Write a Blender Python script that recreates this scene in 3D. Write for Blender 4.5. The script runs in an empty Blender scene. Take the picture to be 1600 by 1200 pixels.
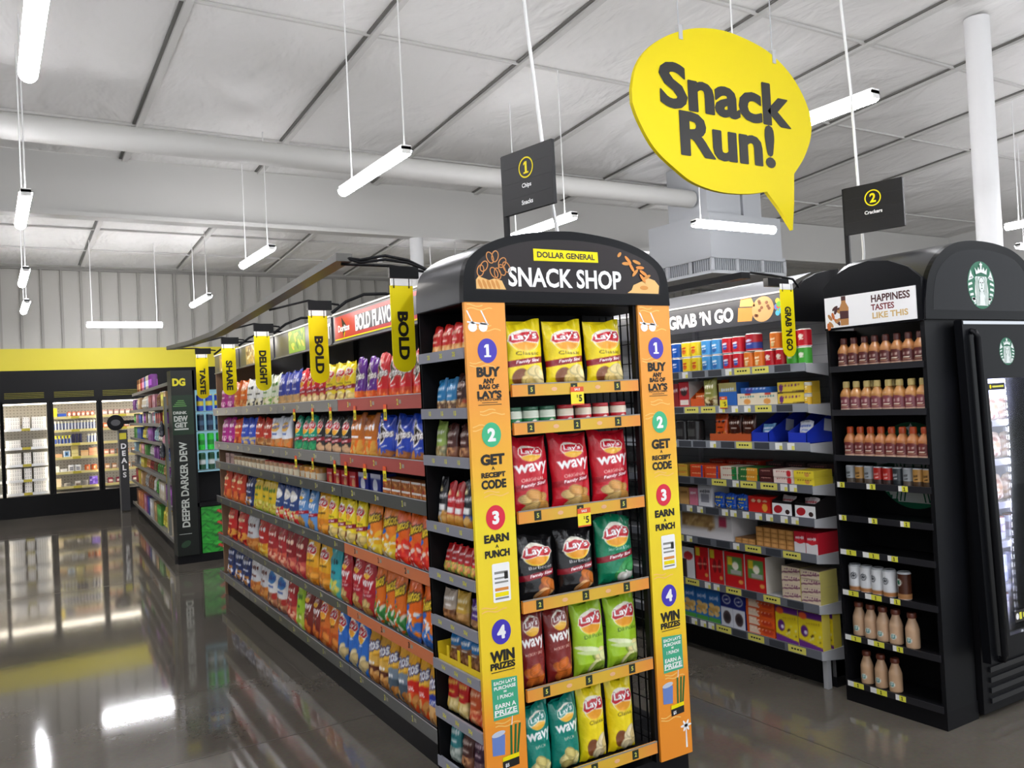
import bpy, math, random
import numpy as np
from mathutils import Matrix, Vector
random.seed(11)
RNG = np.random.default_rng(11)
SC = bpy.context.scene
COL = SC.collection
PI = math.pi
def rad(d): return d * PI / 180

# ---------------------------------------------------------------- camera, world, exposure
FPX, YAW, PITCH, ROLL, EYE = 1336.54, rad(31.7016), rad(0.9669), rad(-2.8687), 1.5
Fv = Vector((math.sin(YAW) * math.cos(PITCH), math.cos(YAW) * math.cos(PITCH), math.sin(PITCH)))
R0 = Vector((math.cos(YAW), -math.sin(YAW), 0)); U0 = R0.cross(Fv)
Rv = R0 * math.cos(ROLL) + U0 * math.sin(ROLL); Uv = U0 * math.cos(ROLL) - R0 * math.sin(ROLL)
cam_d = bpy.data.cameras.new('camera'); cam = bpy.data.objects.new('camera', cam_d); COL.objects.link(cam)
cam.matrix_world = Matrix(((Rv.x, Uv.x, -Fv.x, 0), (Rv.y, Uv.y, -Fv.y, 0), (Rv.z, Uv.z, -Fv.z, EYE), (0, 0, 0, 1)))
cam_d.sensor_width = 36; cam_d.lens = 36 * FPX / 1600; cam_d.clip_start = 0.05; cam_d.clip_end = 200
SC.camera = cam
w = bpy.data.worlds.new('world'); SC.world = w; w.use_nodes = True
w.node_tree.nodes['Background'].inputs[0].default_value = (0.9, 0.95, 1.0, 1)
w.node_tree.nodes['Background'].inputs[1].default_value = 0.65
SC.view_settings.view_transform = 'Standard'; SC.view_settings.look = 'None'
SC.view_settings.exposure = 0.95; SC.view_settings.gamma = 1.0
try:
    SC.cycles.use_denoising = True; SC.cycles.max_bounces = 8; SC.cycles.diffuse_bounces = 3
    SC.cycles.glossy_bounces = 3; SC.cycles.transmission_bounces = 4; SC.cycles.transparent_max_bounces = 8
    SC.cycles.sample_clamp_indirect = 6.0; SC.cycles.caustics_reflective = False; SC.cycles.caustics_refractive = False
except Exception: pass
LAMP_STRENGTH = 40.0

# ---------------------------------------------------------------- materials
def lin(c):
    c = np.asarray(c, float)
    return np.where(c <= 0.04045, c / 12.92, ((c + 0.055) / 1.055) ** 2.4)
def hexc(h):
    h = h.lstrip('#'); return tuple(int(h[i:i + 2], 16) / 255 for i in (0, 2, 4))
def C_(c): return hexc(c) if isinstance(c, str) else c
def new_mat(name):
    m = bpy.data.materials.new(name); m.use_nodes = True
    return m, m.node_tree.nodes, m.node_tree.links, m.node_tree.nodes['Principled BSDF']
_M = {}
def M(name, col=None, rough=0.5, metal=0.0, emit=0.0, spec=None, coat=0.0):
    if name in _M: return _M[name]
    m, n, l, b = new_mat(name)
    c = tuple(lin(C_(col))) + (1,)
    b.inputs['Base Color'].default_value = c; b.inputs['Roughness'].default_value = rough; b.inputs['Metallic'].default_value = metal
    if spec is not None: b.inputs['Specular IOR Level'].default_value = spec
    if coat: b.inputs['Coat Weight'].default_value = coat; b.inputs['Coat Roughness'].default_value = 0.05
    if emit: b.inputs['Emission Color'].default_value = c; b.inputs['Emission Strength'].default_value = emit
    _M[name] = m; return m
def vmat(name, rough, bump=0.0, scale=20, spec=0.5, emit=0):
    m, n, l, b = new_mat(name)
    a = n.new('ShaderNodeVertexColor'); a.layer_name = 'Col'
    l.new(a.outputs['Color'], b.inputs['Base Color']); b.inputs['Roughness'].default_value = rough
    b.inputs['Specular IOR Level'].default_value = spec
    if bump:
        t = n.new('ShaderNodeTexCoord'); x = n.new('ShaderNodeTexNoise'); x.inputs['Scale'].default_value = scale; x.inputs['Detail'].default_value = 3
        k = n.new('ShaderNodeBump'); k.inputs['Strength'].default_value = bump; k.inputs['Distance'].default_value = 0.01
        l.new(t.outputs['Object'], x.inputs['Vector']); l.new(x.outputs['Fac'], k.inputs['Height']); l.new(k.outputs['Normal'], b.inputs['Normal'])
    _M[name] = m; return m
FILM = vmat('printed_film', 0.22, 0.5, 26, 0.5)
CARD = vmat('printed_card', 0.42)
PLAST = vmat('printed_plastic', 0.22, 0, 1, 0.5)
def glass_mat(name, tint=(1, 1, 1), refl=0.12):
    m, n, l, b = new_mat(name); n.remove(b)
    t = n.new('ShaderNodeBsdfTransparent'); t.inputs[0].default_value = tint + (1,)
    g = n.new('ShaderNodeBsdfGlossy'); g.inputs['Roughness'].default_value = 0.03
    f = n.new('ShaderNodeLayerWeight'); f.inputs['Blend'].default_value = refl
    mx = n.new('ShaderNodeMixShader'); o = n['Material Output']
    l.new(f.outputs['Fresnel'], mx.inputs[0]); l.new(t.outputs[0], mx.inputs[1]); l.new(g.outputs[0], mx.inputs[2]); l.new(mx.outputs[0], o.inputs[0])
    _M[name] = m; return m
GLASS = glass_mat('clear_glass')
BLACK = M('black_powder_coat', '#0e0e11', 0.5, spec=.2)
BLACKG = M('black_gloss_plastic', '#0e0f12', 0.28, spec=.14)
DARK = M('dark_recess', '#08080a', 0.6)
GREYR = M('grey_rail', '#6f7078', 0.35)
DGREY = M('dark_grey_rail', '#3b3d42', 0.35)
LGREY = M('light_grey_steel', '#b9babd', 0.4)
WHITE = M('white_paint', '#e6e6e6', 0.45)
OFFW = M('white_plastic', '#f2f2f0', 0.4)
YEL = M('store_yellow', '#f3e006', 0.55, spec=.25)
TXB = M('print_black', '#16140f', 0.5)
TXW = M('print_white', '#f5f5f5', 0.5)
CREAM = M('pegboard_grey', '#a4a5a6', 0.55)
CHROME = M('chrome', '#d8dade', 0.12, 1.0)
LED = M('led_diffuser', '#fbfaff', 0.5, emit=LAMP_STRENGTH)
ADDED_UPLED = M('added_uplight', '#fbfaff', 0.5, emit=LAMP_STRENGTH * 0.38)  # upward glow added to brighten the ceiling

# ---------------------------------------------------------------- text outlines
_T = {}
def text_tris(s, bold=0.0):
    k = (s, bold)
    if k in _T: return _T[k]
    cu = bpy.data.curves.new('t', 'FONT'); cu.body = s; cu.size = 1; cu.offset = min(bold, .03); cu.resolution_u = 3
    o = bpy.data.objects.new('t', cu); COL.objects.link(o)
    dg = bpy.context.evaluated_depsgraph_get(); e = o.evaluated_get(dg); me = e.to_mesh()
    me.calc_loop_triangles()
    v = np.array([(p.co.x, p.co.y) for p in me.vertices]); t = np.array([tuple(q.vertices) for q in me.loop_triangles])
    e.to_mesh_clear(); bpy.data.objects.remove(o); bpy.data.curves.remove(cu)
    if len(v):
        lo, hi = v.min(0), v.max(0); v = v - (lo + hi) / 2
        sz = hi - lo
    else: sz = np.array([1, 1.])
    _T[k] = (v, t, sz); return _T[k]

# ---------------------------------------------------------------- mesh builder
class MB:
    def __init__(s): s.V = []; s.F = []; s.mats = []; s.fm = []; s.sm = []
    def mi(s, m):
        if m not in s.mats: s.mats.append(m)
        return s.mats.index(m)
    def add(s, vs, fs, m, smooth=False):
        b = len(s.V); s.V += [tuple(v) for v in vs]; i = s.mi(m)
        for f in fs: s.F.append(tuple(b + k for k in f)); s.fm.append(i); s.sm.append(smooth)
        return s
    def box(s, x0, x1, y0, y1, z0, z1, m):
        v = [(x0, y0, z0), (x1, y0, z0), (x1, y1, z0), (x0, y1, z0), (x0, y0, z1), (x1, y0, z1), (x1, y1, z1), (x0, y1, z1)]
        return s.add(v, [(0, 3, 2, 1), (4, 5, 6, 7), (0, 1, 5, 4), (1, 2, 6, 5), (2, 3, 7, 6), (3, 0, 4, 7)], m)
    def prism(s, poly, o, xd, yd, thick, m, smooth=False):
        """2-D outline (counter-clockwise seen from the front) extruded backwards by thick"""
        o, xd, yd = Vector(o), Vector(xd), Vector(yd); n = xd.cross(yd)
        a = [o + xd * p[0] + yd * p[1] for p in poly]; b = [p - n * thick for p in a]; k = len(a)
        fs = [tuple(range(k)), tuple(range(2 * k - 1, k - 1, -1))] + [((i + 1) % k, i, k + i, k + (i + 1) % k) for i in range(k)]
        return s.add(a + b, fs, m, smooth)
    def poly(s, pts, o, xd, yd, m):
        o, xd, yd = Vector(o), Vector(xd), Vector(yd)
        return s.add([o + xd * p[0] + yd * p[1] for p in pts], [tuple(range(len(pts)))], m)
    def ell(s, o, xd, yd, rx, ry, m, rot=0, n=28):
        c, q = math.cos(rot), math.sin(rot)
        pts = [(rx * math.cos(t) * c - ry * math.sin(t) * q, rx * math.cos(t) * q + ry * math.sin(t) * c) for t in [2 * PI * i / n for i in range(n)]]
        return s.poly(pts, o, xd, yd, m)
    def text(s, st, o, xd, yd, m, w=None, h=None, bold=0.02, shear=0):
        if st == '1':
            k = h
            for f in ([(-.3, -.5), (.3, -.5), (.3, -.36), (-.3, -.36)], [(-.12, -.36), (.13, -.36), (.13, .5), (-.12, .5)], [(-.28, .2), (-.12, .28), (-.12, .5), (-.28, .36)]): s.poly([(a * k, b * k) for a, b in f], o, xd, yd, m)
            return s
        v, t, sz = text_tris(st, bold)
        if not len(v): return s
        kx = w / sz[0] if w else h / sz[1]; ky = h / sz[1] if h else kx
        o, xd, yd = Vector(o), Vector(xd), Vector(yd); n = xd.cross(yd); r = max(0, bold - .03)
        for i, (a, b) in enumerate(((0, 0), (-r, 0), (r, 0), (0, r * .7), (0, -r * .7)) if r else ((0, 0),)):
            s.add([o + xd * ((p[0] + a + shear * p[1]) * kx) + yd * ((p[1] + b) * ky) + n * (.00006 * i) for p in v], [tuple(q) for q in t], m)
        return s
    def lathe(s, prof, c, m, n=20, smooth=True, caps=True):
        vs = []; fs = []; k = len(prof)
        for r, z in prof:
            for i in range(n):
                a = 2 * PI * i / n; vs.append((c[0] + r * math.cos(a), c[1] + r * math.sin(a), c[2] + z))
        for j in range(k - 1):
            for i in range(n): fs.append((j * n + i, j * n + (i + 1) % n, (j + 1) * n + (i + 1) % n, (j + 1) * n + i))
        s.add(vs, fs, m, smooth)
        if caps:
            s.add(vs[:n], [tuple(range(n - 1, -1, -1))], m); s.add(vs[-n:], [tuple(range(n))], m)
        return s
    def tube(s, pts, r, m, n=8):
        pts = [Vector(p) for p in pts]; vs = []; fs = []
        for i, p in enumerate(pts):
            d = (pts[min(i + 1, len(pts) - 1)] - pts[max(i - 1, 0)]).normalized()
            a = d.cross(Vector((0, 0, 1)) if abs(d.z) < 0.9 else Vector((1, 0, 0))).normalized(); b = d.cross(a)
            vs += [p + (a * math.cos(2 * PI * k / n) + b * math.sin(2 * PI * k / n)) * r for k in range(n)]
        for i in range(len(pts) - 1):
            for k in range(n): fs.append((i * n + k, i * n + (k + 1) % n, (i + 1) * n + (k + 1) % n, (i + 1) * n + k))
        s.add(vs, fs, m, True); s.add(vs[:n], [tuple(range(n))], m); s.add(vs[-n:], [tuple(range(n - 1, -1, -1))], m)
        return s
    def mesh(s, name):
        me = bpy.data.meshes.new(name); me.from_pydata(s.V, [], s.F)
        for m in s.mats: me.materials.append(m)
        me.polygons.foreach_set('material_index', s.fm); me.polygons.foreach_set('use_smooth', s.sm); me.update()
        return me
    def build(s, name, parent=None):
        o = bpy.data.objects.new(name, s.mesh(name)); COL.objects.link(o)
        if parent is not None: o.parent = parent
        return o
def tag(o, label, cat, group=None):
    o['label'] = label; o['category'] = cat
    if group: o['group'] = group
    return o
def thing(name, label, cat, loc=(0, 0, 0), rz=0.0, group=None):
    o = bpy.data.objects.new(name, None); COL.objects.link(o); o.empty_display_size = 0.1
    o.location = loc; o.rotation_euler = (0, 0, rz); return tag(o, label, cat, group)
def struct(name, mb):
    o = mb.build(name); o['kind'] = 'structure'; return o
XP, YP, ZP, XN, YN, ZN = (1, 0, 0), (0, 1, 0), (0, 0, 1), (-1, 0, 0), (0, -1, 0), (0, 0, -1)
class Frame:
    """local x = to the viewer's right, local y = into the shelf, z up"""
    def __init__(s, x, y, rz): s.x, s.y, s.rz = x, y, rz
    def w(s, x, y, z):
        c, q = math.cos(s.rz), math.sin(s.rz); return (s.x + x * c - y * q, s.y + x * q + y * c, z)

# ---------------------------------------------------------------- printed designs, drawn once into small rasters and laid onto mesh vertices
class Cv:
    def __init__(s, asp, n=112):
        s.asp = asp; s.H = n * 2; s.W = max(8, int(n * asp) * 2); s.A = np.ones((s.H, s.W, 3))
        s.u, s.v = np.meshgrid((np.arange(s.W) + .5) / s.W, (np.arange(s.H) + .5) / s.H)
    def put(s, m, c): s.A[m] = C_(c)
    def fill(s, c): s.A[:] = C_(c); return s
    def rect(s, u0, v0, u1, v1, c): s.put((s.u >= u0) & (s.u <= u1) & (s.v >= v0) & (s.v <= v1), c); return s
    def grad(s, v0, v1, c0, c1):
        m = (s.v >= v0) & (s.v <= v1); t = ((s.v[m] - v0) / (v1 - v0))[:, None]; s.A[m] = np.array(C_(c0)) * (1 - t) + np.array(C_(c1)) * t; return s
    def ell(s, cu, cv, ru, rv, c, rot=0):
        x = (s.u - cu) * s.asp; y = s.v - cv; a = x * math.cos(rot) + y * math.sin(rot); b = -x * math.sin(rot) + y * math.cos(rot)
        s.put((a / (ru * s.asp)) ** 2 + (b / rv) ** 2 <= 1, c); return s
    def poly(s, pts, c):
        m = np.zeros(s.u.shape, bool); k = len(pts)
        for i in range(k):
            (x0, y0), (x1, y1) = pts[i], pts[(i + 1) % k]
            if y0 == y1: continue
            m ^= ((y0 > s.v) != (y1 > s.v)) & (s.u < (x1 - x0) * (s.v - y0) / (y1 - y0) + x0)
        s.put(m, c); return s
    def band(s, v0, v1, c, slope=0.0, u0=0, u1=1): s.put((s.v >= v0 + slope * (s.u - .5)) & (s.v <= v1 + slope * (s.u - .5)) & (s.u >= u0) & (s.u <= u1), c); return s
    def text(s, st, cu, cv, w, h, c, bold=0.03, rot=0, shear=0, out=None, ow=2):
        v, t, sz = text_tris(st, bold); kx = w * s.asp / sz[0]; ky = h / sz[1]
        x = (v[:, 0] + shear * v[:, 1]) * kx; y = v[:, 1] * ky
        X = (x * math.cos(rot) - y * math.sin(rot)) / s.asp + cu; Y = x * math.sin(rot) + y * math.cos(rot) + cv
        X = X * s.W - .5; Y = Y * s.H - .5; m = np.zeros((s.H, s.W), bool)
        for a, b, d in t:
            xs, ys = X[[a, b, d]], Y[[a, b, d]]
            i0, i1 = max(0, int(math.floor(xs.min()))), min(s.W - 1, int(math.ceil(xs.max()))); j0, j1 = max(0, int(math.floor(ys.min()))), min(s.H - 1, int(math.ceil(ys.max())))
            if i1 < i0 or j1 < j0: continue
            gx, gy = np.meshgrid(np.arange(i0, i1 + 1), np.arange(j0, j1 + 1))
            e = [(xs[(k + 1) % 3] - xs[k]) * (gy - ys[k]) - (ys[(k + 1) % 3] - ys[k]) * (gx - xs[k]) for k in range(3)]
            m[j0:j1 + 1, i0:i1 + 1] |= ((e[0] >= 0) & (e[1] >= 0) & (e[2] >= 0)) | ((e[0] <= 0) & (e[1] <= 0) & (e[2] <= 0))
        if out is not None:
            q = m.copy()
            for _ in range(ow):
                z = q.copy(); z[1:] |= q[:-1]; z[:-1] |= q[1:]; z[:, 1:] |= q[:, :-1]; z[:, :-1] |= q[:, 1:]; q = z
            s.put(q, out)
        s.put(m, c); return s
    def bits(s, u0, v0, u1, v1, cols, n, r, el=1.6):
        for _ in range(n):
            k = r * random.uniform(.6, 1.3); s.ell(random.uniform(u0, u1), random.uniform(v0, v1), k * el / s.asp, k, random.choice(cols), random.uniform(-.8, .8))
        return s
    def tris(s, u0, v0, u1, v1, cols, n, r):
        for _ in range(n):
            cu, cv, a = random.uniform(u0, u1), random.uniform(v0, v1), random.uniform(0, 6.3)
            s.poly([(cu + r * math.cos(a + k * 2.1) / s.asp, cv + r * math.sin(a + k * 2.1)) for k in range(3)], random.choice(cols))
        return s
    def sample(s, u, v):
        B = (s.A[0::2, 0::2] + s.A[1::2, 0::2] + s.A[0::2, 1::2] + s.A[1::2, 1::2]) / 4
        h, w = B.shape[:2]; x = np.clip(np.asarray(u) * w - .5, 0, w - 1.001); y = np.clip(np.asarray(v) * h - .5, 0, h - 1.001)
        i = x.astype(int); j = y.astype(int); a = (x - i)[..., None]; b = (y - j)[..., None]
        i1 = np.minimum(i + 1, w - 1); j1 = np.minimum(j + 1, h - 1)
        return (B[j, i] * (1 - a) + B[j, i1] * a) * (1 - b) + (B[j1, i] * (1 - a) + B[j1, i1] * a) * b
def vmesh(name, V, F, cols, mat, smooth=True):
    me = bpy.data.meshes.new(name); me.from_pydata([tuple(p) for p in V], [], F)
    a = me.color_attributes.new('Col', 'FLOAT_COLOR', 'POINT'); c = np.ones((len(V), 4)); c[:, :3] = lin(np.clip(cols, 0, 1))
    a.data.foreach_set('color', c.ravel().astype(np.float32)); me.materials.append(mat)
    me.polygons.foreach_set('use_smooth', [smooth] * len(me.polygons)); me.update(); return me

def bag_mesh(cv, W, H, T, nu=40, nv=54, back=None, seed=0):
    r = np.random.default_rng(seed); u = np.linspace(0, 1, nu + 1); v = np.linspace(0, 1, nv + 1)
    U, Vv = np.meshgrid(u, v); e = np.abs(2 * U - 1)
    pr = np.clip(Vv / .16, 0, 1) ** .55 * np.clip((1 - Vv) / .26, 0, 1) ** .75 * (1 - .25 * Vv)
    th = T * pr * np.clip(1 - e ** 2.6, 0, 1) ** .6
    wd = 1 - .075 * np.clip(pr, 0, 1) + .02 * np.sin(Vv * 9 + seed)
    seal = np.exp(-((1 - Vv) / .12) ** 2) + .7 * np.exp(-(Vv / .1) ** 2)
    ph = r.uniform(0, 6, 4)
    wr = seal * (.006 * np.sin(U * 17 + ph[0]) + .004 * np.sin(U * 31 + ph[1])) + .0022 * np.sin(U * 9 + Vv * 13 + ph[2]) * pr + .002 * np.sin(U * 21 - Vv * 8 + ph[3]) * pr
    wr = wr * (W / .19)
    top = .012 * np.sin(U * 5 + ph[0]) * np.clip((Vv - .7) / .3, 0, 1) * (H / .25)
    X = (U - .5) * W * wd; Z = Vv * H + top
    Yf = -th / 1.0 + wr
    col = cv.sample(U, Vv); V = np.stack([X, Yf, Z], -1).reshape(-1, 3); cols = col.reshape(-1, 3)
    n1 = nu + 1; F = [(j * n1 + i, j * n1 + i + 1, (j + 1) * n1 + i + 1, (j + 1) * n1 + i) for j in range(nv) for i in range(nu)]
    kb = 6; b0 = len(V); ub = np.linspace(1, 0, kb + 1)[1:-1]
    Ub, Vb = np.meshgrid(ub, v); eb = np.abs(2 * Ub - 1); prb = np.clip(Vb / .16, 0, 1) ** .55 * np.clip((1 - Vb) / .26, 0, 1) ** .75
    Bk = np.stack([(Ub - .5) * W * .95, T * .8 * prb * np.clip(1 - eb ** 2.6, 0, 1) ** .6 + .002, Vb * H], -1).reshape(-1, 3)
    V = np.concatenate([V, Bk]); bc = np.array(C_(back) if back else cv.A[cv.H // 2, 3]); cols = np.concatenate([cols, np.tile(bc, (len(Bk), 1))])
    kk = kb - 1
    for j in range(nv):
        ring = lambda j: [j * n1 + nu] + [b0 + j * kk + i for i in range(kk)] + [j * n1]
        a, b = ring(j), ring(j + 1)
        for i in range(kb): F.append((a[i], a[i + 1], b[i + 1], b[i]))
    return vmesh('bag', V, F, cols, FILM)
def box_mesh(front, W, D, H, side=None, top=None, n=30, sidecv=None):
    """front: canvas; origin at the bottom centre of the front face, depth to +y; right side may carry a canvas too"""
    V = []; F = []; cols = []
    def face(o, du, dv, cv, col, nu, nv):
        b = len(V)
        for j in range(nv + 1):
            for i in range(nu + 1):
                a, c = i / nu, j / nv; V.append((o[0] + du[0] * a + dv[0] * c, o[1] + du[1] * a + dv[1] * c, o[2] + du[2] * a + dv[2] * c))
        if cv is not None:
            u, v = np.meshgrid(np.linspace(0, 1, nu + 1), np.linspace(0, 1, nv + 1)); cols.append(cv.sample(u, v).reshape(-1, 3))
        else: cols.append(np.tile(np.array(C_(col)), ((nu + 1) * (nv + 1), 1)))
        for j in range(nv):
            for i in range(nu): p = b + j * (nu + 1) + i; F.append((p, p + 1, p + nu + 2, p + nu + 1))
    sc = side or tuple(front.A[front.H // 2, 2]); tc = top or sc; h = W / 2
    nv = max(4, int(n * min(1.5, H / W))) if n > 1 else 1
    face((-h, 0, 0), (W, 0, 0), (0, 0, H), front, None, n, nv)
    m = n // 2 if sidecv is not None else 1; mv = nv if sidecv is not None else 1
    face((h, 0, 0), (0, D, 0), (0, 0, H), sidecv, sc, m, mv); face((-h, D, 0), (0, -D, 0), (0, 0, H), None, sc, 1, 1)
    face((h, D, 0), (-W, 0, 0), (0, 0, H), None, sc, 1, 1); face((-h, 0, H), (W, 0, 0), (0, D, 0), None, tc, 1, 1); face((-h, D, 0), (W, 0, 0), (0, -D, 0), None, sc, 1, 1)
    return vmesh('box', V, F, np.concatenate(cols), CARD, False)
def round_mesh(prof, cv, n=36, mat=None, bands=None):
    """prof: list of (r, z, colour or v) ; a float third value means the label canvas at that v"""
    V = []; cols = []; F = []
    for r, z, q in prof:
        for i in range(n):
            a = -PI / 2 + 2 * PI * (i / n - .5); V.append((r * math.cos(a), r * math.sin(a), z))
        if isinstance(q, float): cols.append(cv.sample(np.array([((i / n - .5) * 2 + .5) % 1 for i in range(n)]), np.full(n, q)))
        else: cols.append(np.tile(np.array(C_(q)), (n, 1)))
    for j in range(len(prof) - 1):
        for i in range(n): F.append((j * n + i, j * n + (i + 1) % n, (j + 1) * n + (i + 1) % n, (j + 1) * n + i))
    k = len(prof); F.append(tuple(range(n - 1, -1, -1))); F.append(tuple((k - 1) * n + i for i in range(n)))
    return vmesh('round', V, F, np.concatenate(cols), mat or PLAST)
def can_mesh(cv, r, h, top='#b8bcc0', bot='#a0a4a8', nz=22):
    p = [(r * .86, 0, bot), (r, h * .05, bot)] + [(r, h * (.05 + .88 * i / nz), i / nz) for i in range(nz + 1)] + [(r, h * .935, top), (r * .86, h * .985, top), (r * .86, h, top), (r * .78, h * .985, top)]
    return round_mesh(p, cv)

# ---------------------------------------------------------------- kinds of goods and their placing
ITEMS = {}
class Kind:
    def __init__(s, name, cat, desc, mesh, parts=()): s.name, s.cat, s.desc, s.mesh, s.parts = name, cat, desc, mesh, parts
def put(kind, loc, rz, label, group=None, scale=None, tilt=0.0, rx=0.0):
    o = bpy.data.objects.new(kind.name, kind.mesh); COL.objects.link(o); o.location = loc; o.rotation_euler = (rx, tilt, rz)
    if scale: o.scale = scale
    tag(o, label, kind.cat, group)
    for n, me in kind.parts:
        c = bpy.data.objects.new(n, me); COL.objects.link(c); c.parent = o
    return o
ORD = ['', 'first', 'second', 'third', 'fourth', 'fifth', 'sixth', 'seventh', 'eighth', 'ninth', 'tenth', 'eleventh', 'twelfth', 'thirteenth', 'fourteenth']
_PEND = {}
def queue(unit, shelf, desc, o): _PEND.setdefault((unit, shelf, desc), []).append(o)
def flush_labels():
    for (unit, shelf, desc), L in _PEND.items():
        n = len(L)
        for i, o in enumerate(L):
            if n == 1: t = desc
            elif i == 0: t = ('left-hand ' if n == 2 else 'leftmost ') + desc
            elif i == n - 1: t = ('right-hand ' if n == 2 else 'rightmost ') + desc
            else: t = ORD[i + 1] + ' ' + desc + ' from left'
            o['label'] = t + (', ' if 'from left' in t else ' on ') + shelf + ' of ' + unit
            if n > 1: o['group'] = desc + 's on ' + shelf + ' of ' + unit
def row(fr, unit, shelf, z, items, y=0.03, jit=0.05, lean=0.06):
    """items, viewer's left to right: (kind, count, x0, x1[, options]); one object per instance"""
    for it in items:
        k, n, x0, x1 = it[:4]; op = it[4] if len(it) > 4 else {}
        p = (x1 - x0) / n
        for i in range(n):
            x = x0 + p * (i + .5); yaw = random.uniform(-jit, jit) + op.get('yaw', 0)
            s = op.get('s', 1.0)
            ln = 0 if 'bag' not in k.name and 'pouch' not in k.name and 'pack' not in k.name else op.get('lean', lean)
            o = put(k, fr.w(x, y + op.get('dy', 0) + random.uniform(0, .004), z + op.get('dz', 0) + ln * .04 + .0004), fr.rz + yaw, '', None, (s, s, op.get('sz', s)))
            o.rotation_euler = (-ln, 0, fr.rz + yaw)
            queue(unit, shelf, op.get('desc', k.desc), o)
# ---------------------------------------------------------------- the building
def ceil_z(y): return 4.05 + 0.075 * (15.7 - y)
def floor_mat():
    m, n, l, b = new_mat('polished_concrete')
    t = n.new('ShaderNodeTexCoord'); a = n.new('ShaderNodeTexNoise'); a.inputs['Scale'].default_value = 0.9; a.inputs['Detail'].default_value = 6; a.inputs['Roughness'].default_value = .62
    g = n.new('ShaderNodeTexNoise'); g.inputs['Scale'].default_value = 60; g.inputs['Detail'].default_value = 2
    r = n.new('ShaderNodeValToRGB'); e = r.color_ramp.elements
    e[0].position = .3; e[0].color = tuple(lin(hexc('#58534b'))) + (1,); e[1].position = .72; e[1].color = tuple(lin(hexc('#716b62'))) + (1,)
    mx = n.new('ShaderNodeMix'); mx.data_type = 'RGBA'; mx.blend_type = 'MULTIPLY'; mx.inputs[0].default_value = .3
    l.new(t.outputs['Object'], a.inputs['Vector']); l.new(t.outputs['Object'], g.inputs['Vector']); l.new(a.outputs['Fac'], r.inputs[0])
    l.new(r.outputs[0], mx.inputs[6]); l.new(g.outputs['Color'], mx.inputs[7]); l.new(mx.outputs[2], b.inputs['Base Color'])
    q = n.new('ShaderNodeMapRange'); q.inputs[3].default_value = .035; q.inputs[4].default_value = .09; l.new(a.outputs['Fac'], q.inputs[0]); l.new(q.outputs[0], b.inputs['Roughness'])
    k = n.new('ShaderNodeBump'); k.inputs['Strength'].default_value = .012; k.inputs['Distance'].default_value = .05; l.new(a.outputs['Fac'], k.inputs['Height']); l.new(k.outputs[0], b.inputs['Normal'])
    b.inputs['Specular IOR Level'].default_value = .62; return m
def quilt_mat():
    m, n, l, b = new_mat('insulation_facing'); b.inputs['Roughness'].default_value = .5
    b.inputs['Base Color'].default_value = tuple(lin(hexc('#e2e1de'))) + (1,)
    t = n.new('ShaderNodeTexCoord'); mp = n.new('ShaderNodeMapping'); mp.inputs['Scale'].default_value = (1.0, .55, 1); mp.inputs['Rotation'].default_value = (0, 0, .5)
    a = n.new('ShaderNodeTexNoise'); a.inputs['Scale'].default_value = 1.6; a.inputs['Detail'].default_value = 4; a.inputs['Distortion'].default_value = .35
    k = n.new('ShaderNodeBump'); k.inputs['Strength'].default_value = .75; k.inputs['Distance'].default_value = .2
    l.new(t.outputs['Object'], mp.inputs[0]); l.new(mp.outputs[0], a.inputs['Vector']); l.new(a.outputs['Fac'], k.inputs['Height']); l.new(k.outputs[0], b.inputs['Normal']); return m
XL, XR, YB, YF = -7.0, 17.5, 15.7, -3.5
struct('floor', MB().box(XL, XR, YF, YB, -.1, 0, floor_mat()))
JNT = M('joint_line', '#4a453e', .3)
for i, y in enumerate((3.95, 8.5, 12.9)): struct('trim_%d' % (i + 1), MB().box(XL, XR, y, y + .006, 0, .0008, JNT))
struct('trim_4', MB().box(-.55, -.544, YF, YB, 0, .0008, JNT)); struct('trim_5', MB().box(2.9, 2.906, YF, YB, 0, .0008, JNT))
q = MB(); QM = quilt_mat()
NX, NY = 60, 50
vs = [(XL + (XR - XL) * i / NX, YF + (YB - YF) * j / NY, ceil_z(YF + (YB - YF) * j / NY)) for j in range(NY + 1) for i in range(NX + 1)]
fs = [(j * (NX + 1) + i, (j + 1) * (NX + 1) + i, (j + 1) * (NX + 1) + i + 1, j * (NX + 1) + i + 1) for j in range(NY) for i in range(NX)]
struct('ceiling', q.add(vs, fs, QM, True))
PURL = M('purlin_white', '#c9c8c4', .5); SEAM = M('seam_grey', '#6b6a66', .7)  # dark grey seam lines beside the purlins and cross bands
def slope_bar(x0, x1, y0, y1, d0, d1, m, q=None):
    q = q or MB(); v = []
    for dz in (d1, d0):
        v += [(x0, y0, ceil_z(y0) - dz), (x1, y0, ceil_z(y0) - dz), (x1, y1, ceil_z(y1) - dz), (x0, y1, ceil_z(y1) - dz)]
    return q.add(v, [(0, 3, 2, 1), (4, 5, 6, 7), (0, 1, 5, 4), (1, 2, 6, 5), (2, 3, 7, 6), (3, 0, 4, 7)], m)
k = 6
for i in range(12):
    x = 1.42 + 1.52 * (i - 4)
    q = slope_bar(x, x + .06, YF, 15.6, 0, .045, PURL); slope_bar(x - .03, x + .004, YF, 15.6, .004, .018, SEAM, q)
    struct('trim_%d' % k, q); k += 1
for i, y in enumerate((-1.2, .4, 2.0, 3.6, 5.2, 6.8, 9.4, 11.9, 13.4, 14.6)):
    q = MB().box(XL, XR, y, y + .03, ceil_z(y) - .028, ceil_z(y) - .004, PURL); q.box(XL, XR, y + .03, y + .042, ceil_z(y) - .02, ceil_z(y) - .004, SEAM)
    struct('trim_%d' % k, q); k += 1
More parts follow.
